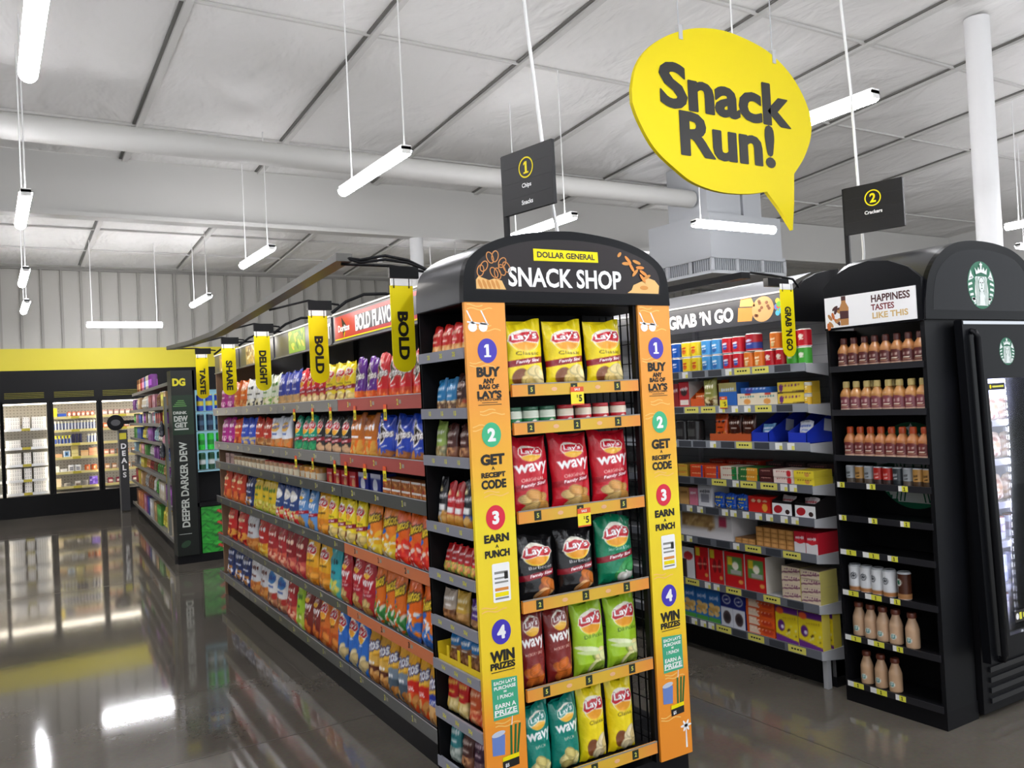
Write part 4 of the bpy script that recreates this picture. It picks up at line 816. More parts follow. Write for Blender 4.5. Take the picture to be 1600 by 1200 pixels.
for k in (0, 1): q.tube([(-.23, -.3, 2.07), (-.21, -.24, 2.05 + .01 * k), (-.18, -.15, 2.06 + .015 * k), (-.2, -.05, 2.055 + .01 * k), (-.22, .05, 2.03)], .006, BLACK, 6)
q.box(-.2, -.185, -.175, -.16, 2.05, 2.075, OFFW); q.build('power_cable', CG)
UG = 'the chip gondola'
SH = ['top shelf', 'second shelf', 'third shelf', 'fourth shelf', 'fifth shelf', 'bottom shelf']
def grow(i, lst, dy=.045, jit=.1):
    H = (.225, .222, 0, .24, .262, .27)[i]; items = []
    for key, n, s1, s0 in lst:
        p = (s1 - s0) / n; k = G[key]; sx = min(p / .152, 1.75)
        items.append((k, n, -s1, -s0, {'sx': sx, 'h': H / .22}))
    for k, n, x0, x1, op in items:
        p = (x1 - x0) / n
        for e in range(n):
            yaw = random.uniform(-jit, jit) * .6; o = put(k, GLF.w(x0 + p * (e + .5), dy + .006 * (e % 2) + .02 * max(0, op['sx'] - 1), GS[i][0] + .0245), GLF.rz + yaw, '', None, (op['sx'], 1 + .25 * (op['sx'] - 1), op['h'] * random.uniform(.97, 1.02)))
            o.rotation_euler = (-.07, 0, GLF.rz + yaw); queue(UG, SH[i], k.desc, o)
grow(0, [('mg', 2, 4.36, 3.9), ('og', 2, 3.88, 3.46), ('bw', 2, 3.44, 3.0), ('pg', 2, 2.98, 2.56), ('bl', 3, 2.54, 2.08), ('rw', 4, 2.06, 1.6), ('ly', 3, 1.58, 1.13), ('dp', 2, 1.12, .83), ('dr', 4, .82, .28)])
grow(1, [('mg', 2, 4.36, 3.94), ('ro', 1, 3.92, 3.68), ('be', 2, 3.66, 3.26), ('tn', 2, 3.24, 2.82), ('wo', 2, 2.8, 2.36), ('lg', 3, 2.22, 1.8), ('lk', 4, 1.79, 1.24), ('or', 2, 1.22, .88), ('db', 3, .86, .28)])
grow(3, [('ro', 3, 4.42, 3.7), ('nv', 1, 3.68, 3.36), ('yg', 3, 3.34, 2.76), ('rn', 3, 2.74, 2.24), ('lw', 2, 2.22, 1.87), ('gr', 1, 1.86, 1.65), ('ly', 4, 1.64, 1.08), ('cp', 2, 1.06, .69), ('cr', 3, .68, .28)])
grow(4, [('re', 2, 4.38, 3.7), ('sw', 1, 3.68, 3.36), ('yr', 1, 3.34, 3.04), ('pk', 2, 3.02, 2.58), ('rd', 2, 2.56, 2.16), ('gr', 2, 2.14, 1.69), ('tq', 1, 1.67, 1.49), ('wr', 3, 1.48, .99), ('cg', 3, .98, .62), ('co', 2, .61, .28)])
grow(5, [('nv', 3, 4.42, 3.6), ('sw', 2, 3.58, 3.1), ('bt', 2, 3.08, 2.64), ('pk', 1, 2.62, 2.38), ('li', 1, 2.36, 2.2), ('wb', 2, 2.18, 1.89), ('lo', 2, 1.88, 1.58), ('lb', 3, 1.57, 1.11), ('fb', 2, 1.1, .86), ('fw', 2, .85, .63), ('fr', 2, .62, .41), ('fs', 1, .4, .28)])
# third shelf: dips and small cartons
def jar2(desc, body, lid): return K('dip_jar', 'jar', desc, can_mesh(Cv(2, 20).fill(body).rect(0, .2, 1, .7, '#d8ccb0').ell(.5, .45, .1, .2, body), .034, .095, lid, body, 12))
DJ = [jar2('tan dip jar', '#9a7a58', '#c8b8a0'), jar2('red-lidded dip jar', '#b08868', '#a83a34'), jar2('orange cheese dip jar', '#c8883a', '#b8842c')]
S3 = [boxk('snack_box', 'box', 'pinkish snack box', boxcv('#c8a8a0', .8, 'ab', '#7a4038', n=16), .12, .06, .1), boxk('cracker_carton', 'box', 'red cracker carton', boxcv('#c01c28', 1.1, 'abcd', '#ffffff', (('ell', .62, .4, .25, .25, '#d8a070'),), n=24), .1, .08, .095), boxk('cracker_carton', 'box', 'navy carton with white disc', boxcv('#1c2a86', 1.4, None, '#fff', (('ell', .45, .42, .24, .34, '#d8dce8'), ('rect', 0, .78, 1, 1, '#c8c8dc')), n=24), .14, .08, .1), boxk('cracker_pack', 'snack pack', 'orange cracker sandwich pack', boxcv('#c8783a', 2, None, '#fff', (('rect', 0, .8, 1, 1, '#e8e4e0'), ('bits', .05, .1, .95, .7, ('#e8a058', '#b83020', '#f0c890', '#a85a24'), 20, .12)), n=20), .1, .07, .045)]
row(GLF, UG, 'third shelf', GS[2][0] + .0245, [(S3[0], 2, -4.36, -3.98), (DJ[0], 8, -3.92, -2.98), (DJ[1], 7, -2.96, -2.16), (DJ[2], 4, -2.14, -1.72), (S3[1], 4, -1.7, -1.2), (S3[2], 2, -1.18, -.86)], .05, .03, 0)
for lv, d in ((0, 'lower '), (1, 'upper ')): row(GLF, UG, 'third shelf', GS[2][0] + .0245 + lv * .0452, [(S3[3], 5, -.84, -.28, {'desc': d + S3[3].desc})], .045, .02, 0)
for s_, i in ((2.04, 0), (1.68, 0), (1.37, 0), (1.0, 0), (.61, 0), (2.05, 1), (1.72, 1), (1.34, 1), (1.17, 1), (.9, 1), (.65, 1)):
    o = hang_tag(*GLF.w(-s_, -.0115, GS[i][0] + .022), GLF.rz + random.uniform(-.06, .06), .036, .066, '', 'yellow price tags hanging from the chip gondola'); queue(UG, SH[i], 'small yellow hanging price tag', o)

# ---------------------------------------------------------------- the cookie gondola on the right
GRF = Frame(3.42, 2.80, -PI / 2); RL, RD = 3.2, .46
RG = thing('gondola_shelving', 'light grey cookie and cracker gondola behind the coffee rack', 'shelving', (3.42, 2.80, 0), GRF.rz)
MB().box(-RL, 0, .1, .9, 0, .14, BLACK).build('base', RG); MB().box(-RL, 0, RD, RD + .03, .14, 1.97, CREAM).build('back_panel', RG)
q = MB()
for i in range(30): q.box(-RL, 0, RD - .0006, RD, .2 + i * .058, .204 + i * .058, M('peg_row', '#8e8f92', .6))
q.build('peg_rows', RG)
MB().box(-.035, -.01, .045, .075, 0, .14, LGREY).build('leg', RG)
q = MB().box(-.02, 0, .1, RD, .05, .16, LGREY); q.prism([(-.025, 0), (0, -.035), (.025, 0), (0, .035)], (.001, .25, .1), YP, ZP, .001, BLACK); q.build('foot_plate', RG)
for x in (-.025, -1.22, -2.42): MB().box(x - .012, x + .012, RD - .02, RD, .14, 1.97, LGREY).build('upright', RG)
RS = [1.598, 1.398, 1.206, .998, .836, .66, .414, .19]
for i, z in enumerate(RS):
    s = MB().box(-RL, 0, .0, RD - .02, z - .03, z - .003, LGREY).prism([(0, z - .04), (.43, z - .1), (.43, z), (0, z)], (0.001, 0, 0), YP, ZP, .004, LGREY).build('shelf', RG)
    MB().box(-RL, 0, -.006, 0, z - .036, z + .006, M('rail_grey_blue', '#8f949c', .35) if i < 3 else M('rail_slate', '#6d7078', .35)).build('price_rail', s)
    x = -.09
    while x > -1.25:
        r = random.random(); k, wd = (0, .045) if r < .42 else ((1, .11) if r < .62 else (2, .1))
        q = MB().box(x - wd, x, -.0068, -.006, z - .032, z + .002, (TAGW, M('tag_yellow', '#e6de6a', .45), M('tag_slate', '#3f4248', .4))[k])
        if k == 1:
            for e in range(4): q.box(x - wd + .02 + e * .018, x - wd + .032 + e * .018, -.0072, -.0068, z - .018, z - .01, TXB)
        if k == 0: q.box(x - wd * .4, x, -.0072, -.0068, z - .032, z - .012, M('tag_yellow', '#e6de6a', .45))
        x -= wd + random.uniform(.008, .05); q.build('price_label', s)
hd = MB().box(-RL, -.16, .09, .11, 1.832, 1.975, M('header_charcoal', '#3b3c42', .3)).box(-RL, -.16, .08, .11, 1.975, 1.985, LGREY).build('header_sign', RG)
q = MB().text("GRAB \u2019N GO", (-.8, .0892, 1.9), XP, ZP, TXW, .52, .078, .05)
q.poly([(-.07, -.045), (.03, -.05), (.05, .02), (-.06, .03)], (-.44, .0893, 1.9), XP, ZP, M('cheese', '#e8923c', .5)).poly([(-.05, 0), (.06, -.01), (.03, .05), (-.04, .04)], (-.44, .089, 1.935), XP, ZP, M('cheese_light', '#f0b060', .5))
q.ell((-.33, .089, 1.905), XP, ZP, .075, .066, M('cookie', '#d8a468', .5), .3)
for e in range(9): q.ell((-.33 + random.uniform(-.05, .05), .0886, 1.905 + random.uniform(-.045, .045)), XP, ZP, .011, .009, M('chip_brown', '#8a5430', .5), 0, 10)
for e in range(18): q.ell((-.2 + random.uniform(-.05, .035), .089 - e * .00002, 1.9 + random.uniform(-.055, .055)), XP, ZP, .015, .015, M('candy%d' % (e % 5), ('#5ac0e0', '#e05a5a', '#7ac84a', '#e8d840', '#4a8ae0')[e % 5], .3), 0, 14)
q.build('header_print', hd)
hood = [(.09, 1.985), (.16, 2.04), (.28, 2.08), (.46, 2.1)]; n = 4
MB().add([(x, p[0], p[1]) for x in (-RL, -.16) for p in hood], [(i, i + 1, n + i + 1, n + i) for i in range(n - 1)], M('hood_grey', '#77797f', .35), True).build('hood', RG)
lbo = MB().box(-RL, -.14, -.26, -.2, 2.03, 2.06, BLACK).build('light_bar', RG); MB().add([(-.16, -.199, 2.035), (-RL + .02, -.199, 2.035), (-RL + .02, -.199, 2.056), (-.16, -.199, 2.056)], [(0, 1, 2, 3)], M('shelf_led_bright', '#fff8ee', .5, emit=30)).build('led_strip', lbo)
q = MB().tube([(-.12, -.22, 2.055), (-.08, -.12, 2.04), (-.05, .0, 2.02), (-.1, .1, 1.99)], .006, BLACK, 6).box(-.13, -.1, -.12, .03, 1.99, 2.03, BLACK); q.build('sign_bracket', RG)
MB().prism([(.06, 1.82), (.46, 1.82), (.46, 2.1), (.38, 2.09), (.28, 2.07), (.18, 2.03), (.1, 1.97)], (-.13, 0, 0), YP, ZP, .02, BLACK).build('hood_end', RG)
flag((3.36, 2.84, 1.965), 0, "GRAB \u2019N GO", "yellow hanging flag reading GRAB 'N GO beside the coffee rack", .095, .33)
UR = 'the cookie gondola'
SR_ = ['top shelf', 'second shelf', 'third shelf', 'fourth shelf', 'fifth shelf', 'sixth shelf', 'seventh shelf', 'bottom shelf']
def rrow(i, items, dz=0, y=.03): row(GRF, UR, SR_[i], RS[i] - .002 + dz, items, y, .015, 0)
def cup(desc, bg, wc, r=.037, h=.088, top='#dcdcdc', d=()): return cank('snack_canister', 'canister', desc, bg, 'abc', wc, r, h, d, top, '#d8d8d8')
CB_, CY, CL, CR, CO, CP, CGn, CD = cup('dark blue snack canister', '#1f58b8', '#e8f0ff'), cup('yellow snack canister', '#ecd02c', '#c83a24', d=(('ell', .5, .35, .14, .18, '#e0702c'),)), cup('light blue snack canister', '#4a9ad8', '#e8f4ff', d=(('ell', .5, .3, .14, .2, '#3a6ab0'),)), cup('red snack canister', '#c82430', '#f0f0f8', d=(('ell', .52, .4, .13, .2, '#3a5ab8'),)), cup('orange snack can', '#e07a2c', '#ffe8c0', .034, top='#c8b8a0', d=(('ell', .5, .3, .1, .2, '#d8c088'),)), cup('red potato crisp can', '#c01c2a', '#f4e8d8', .034, top='#d8d4cc', d=(('ell', .5, .6, .12, .15, '#f4ece0'),)), cup('green potato crisp can', '#4aa83c', '#f0f4e0', .034, top='#d8d4cc', d=(('ell', .5, .55, .12, .18, '#e8ecd8'),)), cup('large red and blue canister', '#a82430', '#c8d0f0', .045, .095, d=(('rect', 0, .1, 1, .5, '#3a4a9a'),))
low = lambda k, n, a, b: (k, n, -a, -b, {'desc': 'lower ' + k.desc}); upp = lambda k, n, a, b: (k, n, -a, -b, {'desc': 'upper ' + k.desc})
rrow(0, [low(CB_, 2, 1.06, .905), low(CY, 2, .9, .745), low(CL, 2, .74, .585), low(CR, 2, .58, .43), (CO, 2, -.428, -.288), (CP, 2, -.286, -.146), (CGn, 2, -.144, -.004)], 0, .045)
rrow(0, [upp(CB_, 2, 1.06, .905), upp(CY, 2, .9, .745), upp(CL, 2, .74, .585), upp(CR, 2, .58, .43)], .0885, .045)
rrow(0, [(CD, 1, -.42, -.32, {'dz': .0885, 'dy': .004}), (CO, 1, -.25, -.18, {'dz': .0885, 'dy': .0, 'desc': 'upper orange snack can'}), (CP, 2, -.144, -.004, {'dz': .0885, 'desc': 'upper red potato crisp can'})], 0, .05)
bx = lambda desc, bg, W, D_, H_, wc='#ffffff', deco=(), side=None, top=None, nm='cookie_box', cat='box', wp=(.5, .72, .75, .16): boxk(nm, cat, desc, boxcv(bg, W / H_, 'abcdef', wc, deco, 40, None, wp), W, D_, H_, side, top)
Y2 = bx('flat yellow snack cake box', '#e8cc3c', .165, .12, .058, '#7a2a6a', (('ell', .13, .5, .08, .3, '#6a2a7a'), ('band', .05, .2, '#3a2418', .1)), '#e0b83a', '#d8c048')
rrow(1, [(bx('dark red cookie box', '#8a1c20', .05, .1, .14), 1, -1.0, -.945), (bx('red cookie box', '#b81c24', .085, .12, .15, '#ffffff', (('ell', .5, .6, .3, .15, '#3a2424'), ('rect', .1, .1, .9, .3, '#e8dcd0')), '#c8c4c0'), 1, -.945, -.855)])
TR = lambda col, w, d, h0, h1, t=.003, ins=None: MB().box(-w / 2, w / 2, 0, t, 0, h0, col).box(-w / 2, w / 2, 0, d, 0, t, col).box(-w / 2, w / 2, d - t, d, 0, h1, col).prism([(0, 0), (d, 0), (d, h1), (d * .75, h1), (0, h0)], (w / 2, 0, 0), YP, ZP, t, col).prism([(0, 0), (d, 0), (d, h1), (d * .75, h1), (0, h0)], (-w / 2 + t, 0, 0), YP, ZP, t, col).box(-w / 2 + t, w / 2 - t, d - 2 * t, d - t, t, h1 - .004, ins or col)
def tray(fr, x, y, z, mb, label, name='display_tray'):
    o = mb.build(name); o.location = fr.w(x, y, z); o.rotation_euler = (0, 0, fr.rz); return tag(o, label, 'tray')
TAN_ = M('cardboard', '#a88a68', .6)
tray(GRF, -.79, .03, RS[1] - .002, TR(M('tray_orange', '#d8581c', .45), .115, .2, .05, .15, .003, TAN_), 'orange-fronted card tray beside the red cookie box on second shelf')
ob = sbag('cookie_bag', 'snack bag', 'orange snack pouch', sp('#e0601c', '#d87a34', '#ffe0b0', ('#f0a050', '#a84818')), .09, .075)
row(GRF, UR, 'second shelf', RS[1] + .002, [(ob, 1, -.84, -.74, {'desc': 'orange snack pouch inside the card tray'})], .055, 0, .1)
olv = bagk('cookie_bag', 'snack bag', 'olive cookie pouch', cv_plain('#8a8a44', '#b8a868', 'Olive', '#f0ead0', ('#6a4a28', '#d8c898'), n=40), .1, .155, .03)
rrow(1, [(olv, 1, -.735, -.63), (bx('blue snack cake box', '#2a66b8', .13, .1, .13, '#d8e8ff', (('rect', 0, .62, 1, 1, '#b8ac6a'),), '#2a58a0'), 1, -.625, -.49), (bx('cream snack cake box', '#e4d8bc', .135, .11, .068, '#3a8a8a', (('ell', .5, .35, .18, .22, '#e09a4c'), ('rect', .4, .85, .7, 1, '#c83a2c')), '#d8ccb0'), 2, -.49, -.215), low(Y2, 1, .212, .042)])
rrow(1, [upp(Y2, 1, .212, .042)], .0584)
rrow(1, [(bx('long blue snack box', '#2860b0', .2, .11, .03, '#c8d8f0', (('ell', .3, .5, .12, .4, '#4a3a90'),)), 1, -.47, -.25)], .0684)
yj = cank('fruit_cup', 'cup', 'small yellow fruit cup', '#d8a82c', 'ab', '#f4e8b0', .019, .055, (('rect', 0, .75, 1, 1, '#c8c0a8'),))
rrow(1, [low(yj, 1, .04, .001)]); rrow(1, [upp(yj, 1, .04, .001)], .0555)
MBt = hang_tag(*GRF.w(-.55, -.0095, RS[1] + .055), GRF.rz, .055, .06, 'yellow price card in front of the blue snack cake box')
jd = K('snack_jar', 'jar', 'dark snack jar', can_mesh(Cv(2, 24).fill('#2a2828').rect(.3, .2, .7, .6, '#4a4a48'), .05, .12, '#1c1c1e', '#1c1c1e'))
rrow(2, [(jd, 2, -.99, -.8)], 0, .06)
ohb = bagk('cookie_bag', 'snack bag', 'orange and brown seasonal cookie bag', cv_plain('#4a2418', '#c8581c', 'Ghost', '#f0e0d0', ('#e8d0c0', '#2a1410', '#d86a28'), n=40, split=.35), .13, .14, .03)
oho = bagk('cookie_bag', 'snack bag', 'orange seasonal cookie bag', cv_plain('#e0581c', '#c84a18', 'Boo', '#3a1810', ('#f08a3c', '#3a1a10'), n=40), .1, .15, .03)
rrow(2, [(oho, 1, -.69, -.6, {'dz': .0026}), (ohb, 2, -.6, -.395, {'s': .78, 'sz': 1, 'dz': .0026})], 0, .07)
tray(GRF, -.54, .015, RS[2] - .002, MB().box(-.15, .15, 0, .003, 0, .045, M('tray_rust', '#b8501c', .5)).box(-.15, .15, 0, .16, 0, .002, M('tray_rust', '#b8501c', .5)), 'rust-orange card tray under the seasonal cookie bags on third shelf')
BLT = M('tray_blue', '#1c34b0', .4)
for x, lb in ((-.32, 'left-hand blue slanted display box on third shelf of the cookie gondola'), (-.08, 'right-hand blue slanted display box on third shelf beside the coffee rack')):
    q = TR(BLT, .115, .3, .055, .16, .003, TAN_).poly([(.11, .06), (.17, .05), (.18, .11), (.12, .12)], (.0581, .02, 0), YP, ZP, M('barcode_white', '#c8ccd8', .5)); tray(GRF, x - .005, .01, RS[2] - .002, q, lb)
wp_ = sbag('cookie_pack', 'snack bag', 'white and blue cookie pack', sp('#dfe2ea', '#7a5a4a', '#2a4ab0', ('#a88060', '#f0f0f4')), .085, .1); wq = sbag('cookie_pack', 'snack bag', 'blue wrapped cookie pack', sp('#6aa0d0', '#4a78b0', '#ffffff', ('#e0e8f0', '#2a4a80')), .085, .085)
row(GRF, UR, 'third shelf', RS[2] + .0015, [(wq, 1, -.375, -.275, {'desc': 'blue wrapped pack inside left-hand blue box'}), (wp_, 1, -.135, -.035, {'desc': 'white and blue pack inside right-hand blue box'})], .07, 0, .2)
P4 = [bx('small brown and yellow cookie pack', '#8a6a24', .1, .14, .036, '#d83a24', (('rect', .25, 0, 1, 1, '#d0a838'),)), bx('small orange-red cookie pack', '#d8481c', .1, .14, .036, '#ffe0a0', (('rect', .88, 0, 1, 1, '#2a4aa0'),)), bx('small cream and green cookie pack', '#e0d4c0', .118, .14, .036, '#b83a2c', (('rect', .7, 0, 1, 1, '#1f7a3c'),)), bx('small green and orange cookie pack', '#2a6a30', .135, .14, .036, '#e8e0a0', (('rect', .45, 0, 1, 1, '#e09a2c'),)), bx('small dark brown cookie pack', '#4a1c1c', .085, .14, .036, '#d8a090'), bx('small pink and white cookie pack', '#ecd8cc', .125, .14, .036, '#b02a2a', (('ell', .8, .5, .12, .45, '#c8242c'),)), bx('small yellow cookie pack', '#e8d438', .12, .14, .036, '#7a4a1c', (('ell', .65, .5, .12, .3, '#d89a4c'),), '#d8c43a')]
for lv, f in ((0, low), (1, upp)): rrow(3, [f(P4[0], 1, 1.0, .885), f(P4[1], 2, .882, .642), f(P4[2], 1, .638, .51), f(P4[3], 1, .508, .362), f(P4[4], 1, .36, .265), f(P4[5], 1, .263, .132), f(P4[6], 1, .13, .004)], lv * .0365, .02)
rrow(3, [(bx('flat rear red cookie pack', '#b8341c', .12, .1, .05, '#e8b0a0'), 3, -.9, -.5, {'dy': .17, 'dz': .04}), (bx('flat rear dark cookie pack', '#4a3434', .12, .1, .05, '#c88080'), 3, -.48, -.06, {'dy': .17, 'dz': .04})])
b5 = bagk('cookie_bag', 'snack bag', 'small blue cookie bag', cv_plain('#1c50b8', '#2a62c8', 'Chip', '#f0d82c', ('#e8c840', '#0f3a90'), n=32), .085, .085, .025); r5 = boxk('cookie_bag', 'snack bag', 'small red cookie bag', boxcv('#d02018', 1.8, 'abc', '#e8c8a0', (('ell', .75, .35, .12, .25, '#e8a83c'),)), .15, .08, .085)
rrow(4, [(bx('tan cookie carton', '#c89a58', .075, .12, .1, '#7a4a20'), 1, -.98, -.9), (bx('pink cookie carton', '#d87a90', .06, .12, .1), 1, -.895, -.83), (bx('white cookie carton', '#dcdce0', .105, .14, .12, '#3a3a40', (('rect', .2, .2, .8, .6, '#8a8a94'),)), 1, -.825, -.715), (b5, 3, -.71, -.455, {'dy': .02}), (r5, 1, -.45, -.29)], 0, .025)
for x, lb in ((-.214, 'left-hand black and white cookie display tray on fifth shelf'), (-.069, 'right-hand black and white cookie display tray on fifth shelf')):
    q = TR(M('tray_black', '#1a1618', .4), .125, .2, .075, .12).box(-.062, .062, -.001, 0, .002, .062, TXW).ell((-.025, -.0016, .032), XP, ZP, .028, .02, M('logo_red', '#b8242c', .4), .2).ell((.035, -.0016, .022), XP, ZP, .014, .012, M('cookie_dark', '#3a2420', .5)); tray(GRF, x, .02, RS[4] - .002, q, lb)
    pk_ = sbag('cookie_pack', 'snack bag', 'white and red cookie pack', sp('#e8dcdc', '#b82a30', '#b82028', ('#3a2420', '#f0f0f0')), .09, .085); row(GRF, UR, 'fifth shelf', RS[4] + .0015, [(pk_, 1, x - .05, x + .05, {'desc': 'white and red pack in %s black cookie tray' % lb.split()[0]})], .06, 0, .25)
bigw = boxk('cracker_carton', 'box', 'large white shipping carton with tan picture', boxcv('#d8d4d4', 2.6, None, '#fff', (('rect', .05, .35, .68, .95, '#b08a54'), ('bits', .08, .4, .66, .9, ('#c8a468', '#9a7444', '#d8b880'), 16, .09), ('rect', .78, .5, .92, .9, '#b83a58'))), .42, .2, .14)
ck6 = boxk('cracker_stack', 'cracker pack', 'tan cracker sandwich pack', boxcv('#c08a4c', 1, None, '#fff', (('rect', 0, .0, 1, .06, '#8a5a2c'), ('rect', 0, .48, 1, .54, '#9a6834'), ('ell', .5, .75, .3, .15, '#d09c5c'), ('ell', .5, .27, .3, .15, '#d09c5c')), n=20), .045, .15, .05)
rrow(5, [(bigw, 1, -1.0, -.575), (ck6, 3, -.56, -.415, {'sz': .55, 'desc': 'short tan cracker sandwich pack'})], 0, .03)
for lv in (0, 1): rrow(5, [(ck6, 5, -.41, -.16, {'desc': ('lower ' if not lv else 'upper ') + ck6.desc})], lv * .0502, .03)
cw6 = bx('red and white cookie pack carton', '#c02030', .07, .2, .105, '#ffffff', (('rect', 0, .0, 1, .5, '#e0dcdc'), ('ell', .5, .6, .4, .16, '#d02a34'))); rrow(5, [(cw6, 2, -.152, -.003)], 0, .02)
rz_ = bx('red cracker box with yellow corner', '#c8161c', .105, .14, .19, '#f0d8b0', (('rect', .05, .72, .36, .97, '#d8c02c'), ('ell', .36, .5, .13, .2, '#7a1014'), ('ell', .72, .52, .13, .2, '#7a1014'), ('ell', .8, .18, .12, .06, '#e0a04c')), '#c4bdb4', '#6a3a24', wp=(.5, .5, .7, .05)); rg_ = bx('red cracker box with green window', '#c8161c', .14, .15, .19, '#f0d8b0', (('rect', .12, .35, .9, .88, '#5a8a44'), ('rect', .15, .62, .4, .85, '#d8c02c'), ('ell', .55, .62, .16, .12, '#f0e8d8'), ('rect', .3, .38, .85, .5, '#a8a8a0'), ('ell', .8, .18, .12, .06, '#e0a04c')), '#c4bdb4', '#6a3a24', wp=(.5, .62, .25, .05))
stk = bx('cream and purple snack cake box', '#dccbb0', .115, .13, .041, '#7a3a6a', (('band', .3, .5, '#8a5a6a', .4),), '#c8bc6a', '#8a7a68')
rrow(6, [(bx('white and dark cookie box', '#d8d8d8', .1, .12, .175, '#b82a30', (('ell', .5, .72, .36, .14, '#b82a30'), ('rect', 0, 0, .35, .6, '#2a2022'))), 1, -.98, -.875), (rz_, 2, -.87, -.645), (rg_, 2, -.64, -.345)], 0, .02)
for lv in range(4): rrow(6, [(stk, 2, -.245, -.003, {'desc': 'cream snack cake box in %s layer' % ('lowest', 'second', 'third', 'topmost')[lv]})], lv * .0413, .02)
yw = bx('yellow and purple snack bar box', '#ecd424', .142, .06, .178, '#c8a81c', (('rect', 0, .82, 1, 1, '#5a1f7a'), ('poly', [(0, 0), (1, 0), (1, .08), (0, .2)], '#6a2a86'), ('ell', .2, .88, .17, .1, '#e0582c'), ('ell', .25, .45, .16, .16, '#5a2278'), ('ell', .3, .42, .07, .06, '#e8e0f0'), ('bits', .45, .2, .9, .5, ('#4a2a1c', '#e8dc60', '#f0e8a0'), 10, .025)), '#e4d058', '#c8b83c', wp=(.62, .7, .6, .06))
rrow(7, [(bx('blue cracker box with cracker picture', '#2a72c0', .092, .07, .186, '#dfeaff', (('bits', .1, .2, .9, .5, ('#d8b068', '#c89848', '#e0c080'), 18, .06), ('rect', 0, 0, 1, .12, '#4a9a3c')), '#2460a8'), 3, -.98, -.692), (bx('navy and white sandwich cookie box', '#d4d6de', .088, .07, .188, '#ffffff', (('rect', 0, .55, 1, 1, '#1c2478'), ('ell', .5, .78, .36, .14, '#c8ccd8'), ('ell', .5, .78, .28, .1, '#1c2478'), ('ell', .5, .26, .33, .19, '#4a3a3c'), ('ell', .5, .26, .22, .1, '#2a2024')), '#1c2478', wp=(.5, .78, .4, .06)), 2, -.688, -.506), (yw, 2, -.3, -.006)], 0, .02)
OB4 = bx('orange snack box', '#e0581c', .19, .1, .0455, '#ffe0c8', (('poly', [(.1, .1), (.5, .1), (.35, .9), (.1, .9)], '#e8d0b8'), ('ell', .75, .5, .18, .3, '#c83a1c')), '#c84818')
for lv in range(4): rrow(7, [(OB4, 1, -.5, -.305, {'desc': 'orange snack box in %s layer' % ('lowest', 'second', 'third', 'topmost')[lv]})], lv * .0459, .02)
rrow(7, [(yw, 1, -.148, -.006, {'dy': .075, 'desc': 'yellow snack bar box standing behind another'})], 0, .02)
# ---------------------------------------------------------------- round coffee emblem
EG = M('emblem_green', '#10694a', .4); EW_ = M('emblem_white', '#e9efec', .4)
def emblem(q, o, xd, yd, R, step=.0004, half=False):
    o = Vector(o); n = Vector(xd).cross(Vector(yd)); L = lambda k: o + n * (step * k)
    P = lambda pts, k, m: q.poly([(p[0] * R, p[1] * R) for p in pts], L(k), xd, yd, m)
    q.ell(L(0), xd, yd, R, R, EG, 0, 48)
    for s in (-1, 1):
        for i in range(6):
            a = (.25 - i * .235); x, z = .93 * math.cos(a), .93 * math.sin(a); l = .27 - .015 * i
            pts = [(s * x, z + .05), (s * (x - l), z + .12 - .05 * i * .3), (s * (x - l - .03), z + .03 - .05 * i * .3), (s * (x + .02), z - .06)]; P(pts if s > 0 else pts[::-1], 1, EW_)
        pts = [(s * .52, .3), (s * .9, .28), (s * .72, .62), (s * .66, .45)]; P(pts if s > 0 else pts[::-1], 1, EW_)
        pts = [(s * .4, -.55), (s * .72, -.5), (s * .62, -.72), (s * .42, -.68)]; P(pts if s > 0 else pts[::-1], 1, EW_)
    def strip(x0, amp, z0, z1, wd, k, m, s):
        c = []; N = 14
        for i in range(N + 1): z = z0 + (z1 - z0) * i / N; c.append((s * (x0 + amp * math.sin((z - .1) * 4.2)), z))
        for a, b in zip(c, c[1:]):
            P([(b[0] - wd, b[1]), (b[0] + wd, b[1]), (a[0] + wd, a[1]), (a[0] - wd, a[1])][::1], k, m)
    P([(-.42, -.86), (.42, -.86), (.5, -.3), (.44, .3), (.3, .44), (-.3, .44), (-.44, .3), (-.5, -.3)], 2, EW_)
    for s in (-1, 1):
        for x0 in (.26, .36, .46): strip(x0 - .03, .05, -.84, .26 + (.46 - x0) * .4, .017, 3, EG, s)
    q.ell(L(4), xd, yd, .235 * R, .34 * R, EG, 0, 28); q.ell(L(5), xd, yd, .2 * R, .31 * R, EW_, 0, 28)
    P([(-.16, -.86), (.16, -.86), (.2, -.45), (.1, -.28), (-.1, -.28), (-.2, -.45)], 5, EW_)
    for s in (-1, 1): q.ell(L(6) + Vector(xd) * (s * .085 * R) + Vector(yd) * (.1 * R), xd, yd, .05 * R, .022 * R, TXB, 0, 12)
    P([(-.015, .08), (.015, .08), (.03, -.06), (-.02, -.06)], 6, EG); q.ell(L(6) + Vector(yd) * (-.14 * R), xd, yd, .055 * R, .025 * R, EG, 0, 12)
    P([(-.38, .36), (.38, .36), (.36, .42), (.0, .5), (-.36, .42)], 6, EG)
    P([(-.4, .44), (0, .53), (.4, .44), (.46, .72), (.28, .58), (.2, .76), (.1, .62), (0, .78), (-.1, .62), (-.2, .76), (-.28, .58), (-.46, .72)], 7, EW_)
    P([(0, .98), (-.045, .9), (-.13, .88), (-.06, .8), (-.08, .7), (0, .76), (.08, .7), (.06, .8), (.13, .88), (.045, .9)], 8, EW_)
